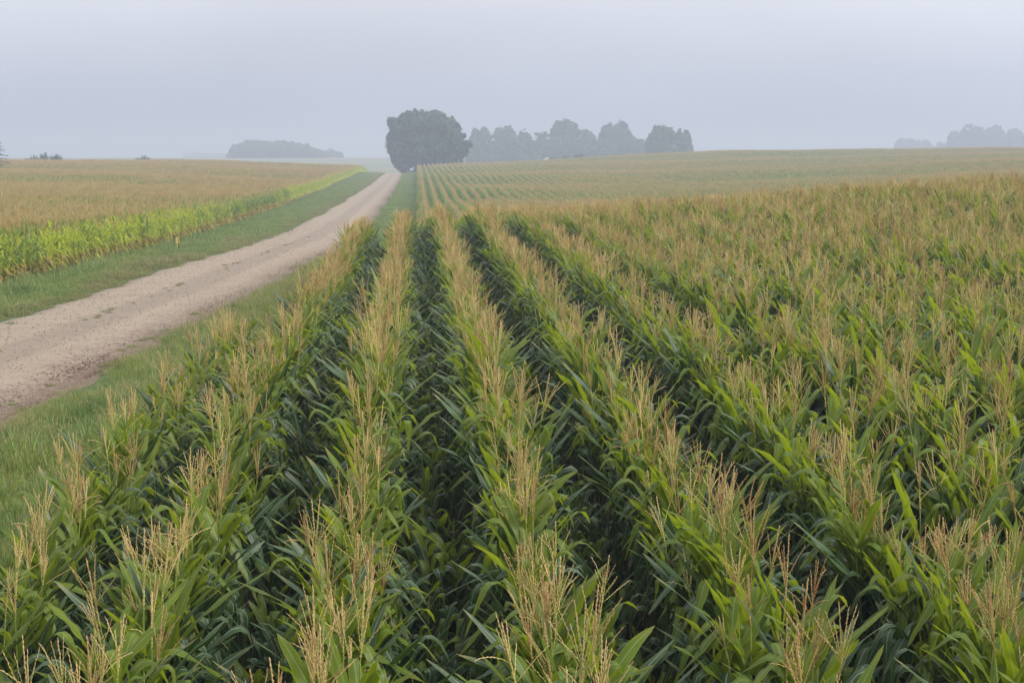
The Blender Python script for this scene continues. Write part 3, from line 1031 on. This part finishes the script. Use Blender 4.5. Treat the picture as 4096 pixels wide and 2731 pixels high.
lumps('soil_clods', n_, [4, 5, 6, 7], lambda n: 1.10 - np.abs(rng.normal(0, .15, n)), lambda n: yy, .10, .6, 'dark brown soil clods dropped along the right edge of the road', 'soil')

# ------------------------------------------------------------------ trees
def tree_mat(name, a, b_):
    m, t, o = new_mat(name)
    g = N(t, 'ShaderNodeNewGeometry')
    n1 = noise(t, g.outputs['Position'], .45, 3); n2 = noise(t, g.outputs['Position'], 3, 2)
    c = mixc(t, maprange(t, n1, .38, .62), a, b_)  # light and dark clumps: crown shading put into the colour
    c = mixc(t, maprange(t, n2, .3, .7, 0, .4), c, tuple(x * .5 for x in a))
    b = N(t, 'ShaderNodeBsdfPrincipled', i_Roughness=.6); t.links.new(c, b.inputs['Base Color'])
    tr = N(t, 'ShaderNodeBsdfTranslucent'); t.links.new(c, tr.inputs[0])
    ms = N(t, 'ShaderNodeMixShader'); ms.inputs[0].default_value = .25
    t.links.new(b.outputs[0], ms.inputs[1]); t.links.new(tr.outputs[0], ms.inputs[2]); t.links.new(ms.outputs[0], o.inputs[0])
    return m


MT_dark = tree_mat('tree_foliage', (.018, .052, .032), (.105, .18, .085))
MT_pale = tree_mat('pale_tree_foliage', (.075, .115, .035), (.14, .17, .045))
MT_con = tree_mat('spruce_needles', (.022, .045, .022), (.05, .08, .035))
M_bark = simple('bark', (.11, .085, .065), .9, .3, 6)


def crown(blobs, dens, leafsz, seed, base=(0, 0, 0)):
    """leaf clumps on and inside lobes; blobs = (x,y,z,rx,ry,rz)"""
    g = np.random.default_rng(seed)
    C, Nn = [], []
    for (bx, by, bz, rx, ry, rz) in blobs:
        area = 4 * math.pi * ((rx * ry)**1.6 / 3 + (rx * rz)**1.6 / 3 + (ry * rz)**1.6 / 3)**(1 / 1.6)
        n = int(area * dens)
        d = g.normal(size=(n, 3)); d /= np.linalg.norm(d, axis=1)[:, None]
        # sub-lobes make an uneven outline
        nl = 60
        L = g.normal(size=(nl, 3)); L /= np.linalg.norm(L, axis=1)[:, None]
        dots = d @ L.T
        bump = .74 + .42 * np.exp((dots.max(1) - 1) * 38)
        q_ = g.random(n); r = bump * np.where(q_ < .68, g.uniform(.84, 1.05, n), np.where(q_ < .80, g.uniform(1.03, 1.30, n), g.uniform(.45, .9, n)))
        C.append(d * r[:, None] * np.array([rx, ry, rz]) + np.array([bx, by, bz])); Nn.append(d)
    C = np.concatenate(C); Nn = np.concatenate(Nn); n = len(C)
    a = g.normal(size=(n, 3)); nr = Nn + .9 * a; nr /= np.linalg.norm(nr, axis=1)[:, None]
    u = np.cross(nr, g.normal(size=(n, 3))); u /= np.linalg.norm(u, axis=1)[:, None]; v = np.cross(nr, u)
    s = leafsz * g.uniform(.55, 1.3, n)
    V = []
    for (p, q) in ((-1, -.5), (.1, -.75), (1, 0), (.15, .8), (-.8, .55)):
        V.append(C + u * (p * s)[:, None] * .6 + v * (q * s)[:, None] * .6 + nr * (g.uniform(-.15, .15, n) * s)[:, None])
    V = np.stack(V, 1).reshape(-1, 3) + np.array(base)
    mb = MB(); mb.v = [V]; mb.n = len(V)
    mb.f = (np.arange(n)[:, None] * 5 + np.arange(5)[None]).tolist()
    mb.m = [0] * n; mb.sm = [False] * n; mb.uv = [(0, 0)] * (5 * n)
    return mb


def tree(name, loc, blobs, label, cat, group, seed, dens, leafsz, mat=None, trunk_r=.5, trunk_h=None, trunks=None):
    root = empty(name, loc, label, cat, group)
    link('crown', crown(blobs, dens, leafsz, seed).mesh('crown', [mat or MT_dark]), root)
    mb = MB(); r = random.Random(seed)
    for (tx, ty) in (trunks or [(0, 0)]):
        top = max(b[2] for b in blobs)
        th = trunk_h or top * .75
        pts = [(tx + r.gauss(0, .04) * z, ty + r.gauss(0, .04) * z, z - .3) for z in np.linspace(0, th, 6)]
        tube(mb, pts, np.linspace(trunk_r * 1.25, trunk_r * .35, 6), 8, 0)
        near = sorted(blobs, key=lambda b: math.hypot(b[0] - tx, b[1] - ty))[:7]
        for b_ in near:
            s_ = random.Random(seed + int(b_[2] * 10)).uniform(.3, .6)
            p0 = np.array(pts[2]) * (1 - s_) + np.array(pts[4]) * s_
            p2 = np.array(b_[:3]) + np.array([0, 0, b_[5] * .5])
            p1 = (p0 + p2) / 2 + np.array([0, 0, -.1 * th * .3])
            tube(mb, [p0, p1, p2], [trunk_r * .45, trunk_r * .28, trunk_r * .08], 6, 0)
    link('trunk', mb.mesh('trunk', [M_bark]), root)
    return root


def at(px, Yd):
    """ground point at distance Yd seen along photo column px"""
    c0 = math.tan(R(YAW))
    a = (px - 1176) / 3267
    x = Yd * (a + c0) / (1 - a * c0)
    return x


def blobset(seed, W, Htop, Hbot, n, flat=1.0, dome=True):
    """lobes filling a dome of width W between Hbot and Htop: a core, limbs of foliage and small tufts on the outline"""
    r = random.Random(seed); B = []
    B.append((0, 0, Hbot + (Htop - Hbot) * .45, W * .37, W * .32, (Htop - Hbot) * .41))
    sk = [r.uniform(.86, 1.07) for _ in range(8)]
    def env(f, a):
        return W * .5 * math.sqrt(max(.04, 1 - (abs(f - .38) / .66)**1.9)) * sk[int(a / 6.2832 * 8) % 8]
    for i in range(n):
        a = r.uniform(0, 6.2831); f = r.uniform(.02, .93)
        s = W * r.uniform(.09, .16); k = max(0, env(f, a) - s * .8)
        B.append((k * math.cos(a), k * math.sin(a) * .8, Hbot + (Htop - Hbot) * f * .92, s * 1.05, s * 1.05, s * r.uniform(.8, 1.2)))
    for i in range(int(n * 2.2)):
        a = r.uniform(0, 6.2831); f = r.random()**.75
        s = W * r.uniform(.035, .075); k = max(0, env(f * .97, a) - s * .5) * r.uniform(.88, 1.02)
        B.append((k * math.cos(a), k * math.sin(a) * .8, Hbot + (Htop - Hbot - s) * f, s, s, s * r.uniform(.9, 1.5)))
    return B


# big cottonwood by the road crest: lobes follow its outline
Yt = 545.0; xt = at(985, Yt); zt = h1(xt, Yt)
def L2(px, py, r):   # lobe from outline measurements, converted to metres around the trunk
    k = Yt / 3267
    return ((px - 985) * k, random.uniform(-6, 6), ZC + (358 - py) * k - zt, r, r, r)
random.seed(5)
B = []
OUTL = [(450, 345), (500, 340), (540, 365), (600, 345), (640, 290), (680, 270), (720, 250), (760, 215), (800, 210), (850, 235), (880, 210), (905, 185), (940, 220), (985, 240), (1030, 195),
        (1080, 215), (1110, 230), (1170, 215), (1200, 240), (1240, 215), (1270, 200), (1340, 210), (1390, 240), (1440, 260), (1480, 310), (1530, 350), (1580, 330), (1620, 390), (1650, 440),
        (1690, 450), (1650, 500), (1680, 560), (1720, 600), (1790, 610), (1760, 660), (1790, 760), (1850, 775), (1900, 770), (1830, 830), (1820, 920), (1770, 960), (1720, 1010), (1740, 1080), (1650, 1150),
        (460, 400), (470, 460), (500, 500), (475, 540), (480, 600), (445, 620), (410, 690), (440, 740), (430, 790), (445, 840), (450, 900), (480, 960), (500, 1020), (520, 1070), (560, 1130), (600, 1170), (650, 1240), (700, 1250)]
for cx, cy in OUTL:
    px, py = (1450 + cx / 4.276) / 1.7415, (400 + cy / 4.276) / 1.7415
    dx, dy = 982 - px, 332 - py; dl = math.hypot(dx, dy)
    for ins, r in ((1.15, 1.0), (2.6, 1.5), (5.6, 2.6)):
        q = ins * 6 / dl
        r *= random.uniform(.8, 1.15)
        bx = L2(px + dx * q, py + dy * q, r)
        B.append((bx[0], random.uniform(-1, 1) * (1.5 + ins * 1.3), bx[2], r, r, r * random.uniform(1, 1.5)))
for _ in range(60):                                  # clumps facing the road, at varied depth
    a = random.uniform(0, 6.28); q = random.random()**.5
    x_, y_ = 982 + 70 * q * math.cos(a), 330 + 54 * q * math.sin(a)
    bx = L2(x_, y_, random.uniform(1.6, 3.6)); dep = -9 * math.sqrt(max(0, 1 - q * q)) + random.uniform(-1.5, 1.5)
    B.append((bx[0], dep, bx[2], bx[3], bx[4], bx[5]))
for px, py, r in ((985, 325, 8), (955, 322, 6.5), (1015, 322, 6.5), (945, 362, 5), (1005, 362, 6.5), (975, 385, 4)):
    B.append(L2(px, py, r))
tree('cottonwood_tree', (xt, Yt, zt), B, 'large dense dark green tree beside the far end of the gravel road', 'tree', None, 3, 8.0, .62, MT_dark, .9, 15, [(0, 0), (-3.5, 1.5), (5, -1)])

# hazy grove behind the field to its right
GR = 'hazy trees standing beyond the right field'
def ztop(py, Yd): return ZC + (358 - py) * Yd / 3267
grove = [
    # px centre, width px, top py, Y, label, pale, name
    (1103, 66, 292, 900, 'hazy round tree just right of the big dark tree', 0, 'shade_tree'),
    (1160, 62, 287, 930, 'hazy tree with two upright tops in the left part of the grove', 0, 'shade_tree'),
    (1205, 44, 302, 880, 'hazy paler yellowish tree in the middle of the grove', 1, 'shade_tree'),
    (1240, 44, 299, 930, 'small hazy tree between the pale one and the tallest grove tree', 0, 'shade_tree'),
    (1296, 84, 276, 900, 'tallest hazy tree with a domed top in the middle of the grove', 0, 'shade_tree'),
    (1342, 62, 298, 930, 'lower hazy tree in the saddle between the two tallest grove trees', 0, 'shade_tree'),
    (1412, 92, 281, 900, 'tall hazy tree with sky gaps in its crown at the right of the grove', 0, 'shade_tree'),
    (1466, 38, 318, 880, 'short hazy tree filling the dip left of the rounded pair', 0, 'shade_tree'),
    (1518, 74, 289, 760, 'darker rounded tree, taller one of the pair at the right end of the grove', 0, 'shade_tree'),
    (1564, 56, 299, 770, 'darker rounded tree, shorter one of the pair at the right end of the grove', 0, 'shade_tree'),
]
for i, (px, wd, py, Yd, lab, pale, nm) in enumerate(grove):
    x = at(px, Yd); z = h1(x, Yd); k = Yd / 3267
    Ht = ztop(py, Yd) - z
    tree(nm, (x, Yd, z), blobset(50 + i, wd * k, Ht, 1.0, 24), lab, 'tree', GR, 50 + i, 2.6, 1.25, MT_pale if pale else MT_dark, .6)
# understorey in front of the grove
for i, (px, wd, py, Yd, lab) in enumerate([
    (1120, 90, 330, 860, 'low broad hazy tree under the left end of the grove'),
    (1210, 110, 328, 860, 'low broad hazy tree under the pale grove tree'),
    (1300, 110, 322, 870, 'low broad hazy tree under the tallest grove tree'),
    (1385, 90, 322, 870, 'low broad hazy tree at the foot of the right tall grove tree'),
    (1440, 70, 332, 850, 'low hazy tree just above the field in the dip of the grove'),
]):
    x = at(px, Yd); z = h1(x, Yd); k = Yd / 3267
    tree('understorey_tree', (x, Yd, z), blobset(80 + i, wd * k, ztop(py, Yd) - z, 0.2, 24), lab, 'tree', GR, 80 + i, 2.6, 1.2, MT_dark, .4)
for i, (px, wd, py, Yd, lab) in enumerate([
    (1328, 34, 353, 590, 'small pale green bush poking above the corn in front of the grove'),
    (1300, 22, 357, 590, 'low pale bush just left of the larger pale one before the grove'),
    (1268, 16, 360, 590, 'lowest pale bush beside the small white gable'),
]):
    x = at(px, Yd); z = h1(x, Yd); k = Yd / 3267
    tree('bush', (x, Yd, z), blobset(90 + i, wd * k, ztop(py, Yd) - z, 0, 12), lab, 'bush', None, 90 + i, 9, .5, MT_pale, .12)

# right-hand hazy woods
for i, (px, wd, py, Yd, lab) in enumerate([
    (2072, 60, 317, 1550, 'faint low dome-shaped tree left of the faint woods at the right edge'),
    (2112, 50, 321, 1550, 'faint low tree, right half of the faint dome on the right horizon'),
    (2152, 30, 326, 1500, 'smallest faint tree in the gap before the right edge woods'),
    (2188, 52, 300, 1300, 'hazy tree at the left shoulder of the right edge woods'),
    (2226, 66, 283, 1300, 'hazy tree forming the highest top of the right edge woods'),
    (2272, 60, 287, 1320, 'hazy tree just right of the highest top in the right edge woods'),
    (2318, 60, 295, 1320, 'hazy tree second from the right frame edge'),
    (2362, 66, 292, 1300, 'hazy tree cut off by the right frame edge'),
]):
    x = at(px, Yd); z = h1(x, Yd); k = Yd / 3267
    tree('far_tree', (x, Yd, z), blobset(120 + i, wd * k, ztop(py, Yd) - z, .5, 20), lab, 'tree', 'faint trees on the right horizon', 120 + i, 1.6, 1.8, MT_dark, .6)

# left far wood: one mass
def wood(name, spans, Yd, label, seed):
    r = random.Random(seed); B = []
    x0 = at(spans[0][0], Yd)
    for (px, py) in spans:
        for q in range(2):
            x = at(px + r.uniform(-5, 5), Yd); k = Yd / 3267
            s = r.uniform(3.2, 5.5)
            T = ztop(py + r.uniform(-1, 3), Yd)
            z = h1(x, Yd)
            B.append((x - x0, r.uniform(-14, 14), T - s - z, s, s, s))
            for _ in range(3):
                q_ = r.uniform(.9, 2.2); B.append((x - x0 + r.uniform(-6, 6), r.uniform(-12, 12), T - z + r.uniform(-2.5, .8) - q_, q_, q_, q_ * 1.3))
            for _ in range(2):
                zz = r.uniform(1, max(2, T - s - z))
                B.append((x - x0 + r.uniform(-3, 3), r.uniform(-14, 14), zz, s, s, s))
    o = link(name, crown(B, 2.6, 1.2, seed).mesh(name, [MT_dark]), None, (x0, Yd, h1(x0, Yd)))
    tag(o, label, 'wood', kind='stuff')


wood('far_wood', [(545 + i * 7, q) for i, q in enumerate([337, 334, 332, 330, 328, 326, 327, 326, 327, 328, 327, 326, 327, 326, 328, 326, 328, 330, 331, 330, 332, 333, 334, 337, 340, 343, 347, 349])], 1250,
     'hazy flat-topped wood on the horizon beyond the left field', 5)
wood('fainter_wood', [(432 + i * 8, q) for i, q in enumerate([355, 351, 350, 352, 349, 353, 356, 358, 357, 354, 351, 353])], 2300, 'very faint low wood just left of the flat-topped one', 6)
wood('small_far_copse', [(752, 351), (760, 350), (768, 353), (774, 356)], 1350, 'tiny faint copse at the right foot of the flat-topped wood', 7)

# bushes and spruce at the left horizon
def twig_bush(px, wpx, py, Yd, label, seed, upright):
    """bush of many stems with leaves along them"""
    x = at(px, Yd); z0 = h1(x, Yd); k = Yd / 3267; H = ztop(py, Yd) - z0; W = wpx * k
    r = random.Random(seed); root = empty('shrub', (x, Yd, z0), label, 'shrub', None)
    st = MB(); C = []
    for i in range(46):
        a = r.uniform(0, 6.28); rad = W * .5 * r.random()**.6
        tip = np.array([rad * math.cos(a), rad * math.sin(a), H * r.uniform(.62, 1.0) * (1 - .35 * (rad / (W * .5))**2)])
        b0 = np.array([rad * .25 * math.cos(a), rad * .25 * math.sin(a), 0])
        mid = (tip + b0) / 2 + np.array([0, 0, .1 * H if upright else -.03 * H])
        tube(st, [b0, mid, tip], [.05, .03, .01], 4, 0)
        for _ in range(70):
            t_ = r.random()**.7
            p = b0 * (1 - t_)**2 + 2 * mid * t_ * (1 - t_) + tip * t_**2
            C.append(p + np.array([r.gauss(0, .16), r.gauss(0, .16), r.gauss(0, .14)]))
    g = np.random.default_rng(seed); C = np.array(C); n = len(C)
    u = g.normal(size=(n, 3)); u /= np.linalg.norm(u, axis=1)[:, None]
    v = np.cross(u, g.normal(size=(n, 3))); v /= np.linalg.norm(v, axis=1)[:, None]
    V = np.stack([C - u * .16, C + v * .07, C + u * .16, C - v * .07], 1).reshape(-1, 3)
    mb = MB(); mb.v = [V]; mb.n = len(V); mb.f = (np.arange(n)[:, None] * 4 + np.arange(4)).tolist(); mb.m = [0] * n; mb.sm = [False] * n; mb.uv = [(0, 0)] * (4 * n)
    link('foliage', mb.mesh('foliage', [MT_dark]), root); link('stem', st.mesh('stem', [M_bark]), root)


twig_bush(112, 34, 349, 435, 'scrubby shrub, highest of the clump above the left field horizon', 11, False)
twig_bush(88, 44, 356, 435, 'low straggly shrub at the left end of the clump above the left field', 12, False)
twig_bush(140, 30, 351, 430, 'upright shrub at the right end of the clump above the left field', 13, True)
twig_bush(336, 40, 356, 435, 'small lone shrub above the left field, halfway to the far wood', 14, True)

def spruce(px, Yd, py, W, label, seed):
    x = at(px, Yd); z0 = h1(x, Yd); H = ztop(py, Yd) - z0
    r = random.Random(seed); root = empty('spruce_tree', (x, Yd, z0), label, 'tree', None)
    tr = MB(); tube(tr, [(0, 0, -.2), (0, 0, H * .5), (0, 0, H)], [.22, .12, .02], 8, 0)
    g = np.random.default_rng(seed); C = []; D = []
    z = .5
    while z < H:
        f = 1 - z / H; Lb = W * .5 * (f**.85) + .15
        for _ in range(9):
            a = r.uniform(0, 6.28); L = Lb * r.uniform(.65, 1.2)
            n = 16
            tt = np.linspace(.1, 1, n)
            P_ = np.stack([math.cos(a) * L * tt, math.sin(a) * L * tt, z + .12 * L * np.sin(tt * 3) - .10 * L * tt + .12 * L * tt**3], 1)
            tube(tr, P_[::5], [.03, .02, .01, .005][:len(P_[::5])], 3, 0)
            for p, t_ in zip(P_, tt):
                for _q in range(3):
                    C.append(p + g.normal(0, .06, 3)); D.append((math.cos(a + r.gauss(0, .5)), math.sin(a + r.gauss(0, .5)), r.gauss(.1, .25)))
        z += .32
    C = np.array(C); D = np.array(D); D /= np.linalg.norm(D, axis=1)[:, None]; n = len(C)
    v = np.cross(D, g.normal(size=(n, 3))); v /= np.linalg.norm(v, axis=1)[:, None]
    V = np.stack([C - D * .1, C + v * .05, C + D * .22, C - v * .05], 1).reshape(-1, 3)
    mb = MB(); mb.v = [V]; mb.n = len(V); mb.f = (np.arange(n)[:, None] * 4 + np.arange(4)).tolist(); mb.m = [0] * n; mb.sm = [False] * n; mb.uv = [(0, 0)] * (4 * n)
    link('crown', mb.mesh('crown', [MT_con]), root); link('trunk', tr.mesh('trunk', [M_bark]), root)


spruce(-20, 300, 270, 9.5, 'dark spruce with ragged branch tips cut off by the left frame edge', 3)

# ------------------------------------------------------------------ farm shed gable behind the corn
Ys = 640; xs_ = at(1257, Ys); zs = h1(xs_, Ys); tp = ztop(362, Ys) - zs
M_white = simple('white_siding', (.72, .72, .70), .6, .06, 2)
M_roof = simple('grey_metal_roof', (.42, .43, .44), .4, .08, 2)
root = empty('farm_shed', (xs_, Ys, zs), 'small white gabled shed barely showing above the corn before the grove', 'shed')
mb = MB(); W2, D2, E = 3.0, 4.0, tp - 1.6
mb.add([(-W2, -D2, 0), (W2, -D2, 0), (W2, D2, 0), (-W2, D2, 0), (-W2, -D2, E), (W2, -D2, E), (W2, D2, E), (-W2, D2, E), (0, -D2, tp - .1), (0, D2, tp - .1)],
       [(0, 1, 5, 8, 4), (2, 3, 7, 9, 6), (1, 2, 6, 5), (3, 0, 4, 7)], 0, smooth=False)
link('wall', mb.mesh('wall', [M_white]), root)
mb = MB()
for s_ in (-1, 1):
    a = (s_ * (W2 + .3), -D2 - .3, E - .16); b_ = (0, -D2 - .3, tp); c_ = (0, D2 + .3, tp); d_ = (s_ * (W2 + .3), D2 + .3, E - .16)
    V = [a, b_, c_, d_] + [(p[0], p[1], p[2] - .12) for p in (a, b_, c_, d_)]
    mb.add(V, [(0, 1, 2, 3), (7, 6, 5, 4), (0, 4, 5, 1), (1, 5, 6, 2), (2, 6, 7, 3), (3, 7, 4, 0)], 0, smooth=False)
link('roof', mb.mesh('roof', [M_roof]), root)
mb = MB(); box(mb, (0, -D2 - .03, 1.1), (1.1, .05, 2.2), 0); link('door', mb.mesh('door', [M_roof]), root)
mb = MB(); box(mb, (0, -D2 - .03, E + .1), (.8, .05, .7), 0); link('window', mb.mesh('window', [simple('dark_glass', (.05, .06, .07), .1)]), root)

# ------------------------------------------------------------------ mailboxes by the road crest
M_bluebox = simple('pale_blue_paint', (.30, .55, .80), .4, .05)
M_whitebox = simple('white_blue_paint', (.62, .70, .88), .4, .05)
M_post = simple('weathered_post', (.14, .11, .09), .9, .3)
def mailbox(px, py, Yd, w_, h_, mat, lab, mat2):
    x = at(px, Yd); z0 = h1(x, Yd); zt_ = ztop(py, Yd) - z0
    root = empty('mailbox', (x, Yd, z0), lab, 'mailbox', None, R(4))
    mb = MB(); box(mb, (0, 0, (zt_ - h_) / 2 - .1), (.12, .12, zt_ - h_ + .2)); box(mb, (0, 0, zt_ - h_ - .03), (w_ * .8, .5, .05)); link('post', mb.mesh('post', [M_post]), root)
    mb = MB(); n = 10; V = []
    ring = [(-w_ / 2, zt_ - h_)] + [(-w_ / 2 * math.cos(math.pi * i / n), zt_ - h_ * .45 + h_ * .45 * math.sin(math.pi * i / n)) for i in range(n + 1)] + [(w_ / 2, zt_ - h_)]
    L = len(ring)
    for yy_ in (-.3, .3):
        V += [(a, yy_, b) for a, b in ring]
    F = [(i, (i + 1) % L, (i + 1) % L + L, i + L) for i in range(L)] + [tuple(range(L))[::-1], tuple(range(L, 2 * L))]
    mb.add(V, F, 0, smooth=False); link('box', mb.mesh('box', [mat]), root)
    mb = MB(); box(mb, (0, -.315, zt_ - h_ * .55), (w_ * .9, .02, h_ * .8)); d = link('door', mb.mesh('door', [mat2]), root)
    mb = MB(); box(mb, (0, -.34, zt_ - h_ * .25), (.1, .03, .04)); link('handle', mb.mesh('handle', [M_post]), d)
    mb = MB(); box(mb, (w_ / 2 + .02, -.1, zt_ - h_ * .4), (.02, .04, .3)); box(mb, (w_ / 2 + .02, -.15, zt_ - h_ * .2), (.02, .14, .1)); link('flag', mb.mesh('flag', [simple('red_flag', (.5, .05, .04))]), root)
mailbox(946.5, 386.5, 444, .95, .62, M_whitebox, 'white box on a post at the far crest, lower of the two mailboxes', M_whitebox)
mailbox(950.8, 383.8, 447, .85, .40, M_bluebox, 'pale blue box on a post at the far crest, higher of the two mailboxes', M_bluebox)

# ------------------------------------------------------------------ yellow marker in the left verge
Ym = 88.0; xm = at(412, Ym); zm = h1(xm, Ym)
M_yel = simple('faded_yellow_plastic', (.62, .46, .12), .5, .12, 12)
M_dk = simple('dark_post_paint', (.035, .03, .03), .6)
root = empty('marker_post', (xm, Ym, zm), 'faded yellow utility marker on a thin dark leaning post in the left verge', 'marker post')
root.rotation_euler = (0, R(-6), R(6))
mb = MB(); tube(mb, [(0, 0, -.1), (0, 0, .5), (0, 0, .98)], [.022, .022, .018], 6, 0, cap=True); link('post', mb.mesh('post', [M_dk]), root)
mb = MB(); n = 10; W2, H0, H1 = .10, .44, .74
ring = [(-W2 + .025, H0), (-W2, H0 + .04), (-W2, H1)] + [(-W2 * math.cos(math.pi * i / n), H1 + W2 * 1.15 * math.sin(math.pi * i / n)) for i in range(1, n)] + [(W2, H1), (W2, H0 + .04), (W2 - .025, H0)]
L = len(ring); V = [(a - .03, -.075, b) for a, b in ring] + [(a - .03, -.03, b) for a, b in ring]
mb.add(V, [(i, (i + 1) % L, (i + 1) % L + L, i + L) for i in range(L)] + [tuple(range(L))[::-1], tuple(range(L, 2 * L))], 0, smooth=False)
hd = link('marker_head', mb.mesh('marker_head', [M_yel]), root)
mb = MB(); box(mb, (.015, -.08, .62), (.022, .012, .34)); link('slot', mb.mesh('slot', [M_dk]), hd)
mb = MB(); box(mb, (-.04, -.05, .425), (.17, .07, .028)); link('clamp', mb.mesh('clamp', [M_dk]), root)
mb = MB(); box(mb, (-.07, -.06, .335), (.06, .012, .15), taper=1.2); box(mb, (.05, -.05, .53), (.06, .03, .10)); link('strap', mb.mesh('strap', [M_yel]), root)

# ------------------------------------------------------------------ haze
hx = MB(); box(hx, (0, 1760, 14), (4600, 3760, 56), 0)
m_, t, o_ = new_mat('haze')
pv = N(t, 'ShaderNodeVolumePrincipled')
pv.inputs['Color'].default_value = (.615, .668, .82, 1)
pv.inputs['Density'].default_value = .00105
pv.inputs['Anisotropy'].default_value = .1
t.links.new(pv.outputs[0], o_.inputs['Volume'])
hz = link('haze', hx.mesh('haze', [m_]))
tag(hz, 'thin grey-blue haze that fades the far trees', 'haze', kind='stuff')
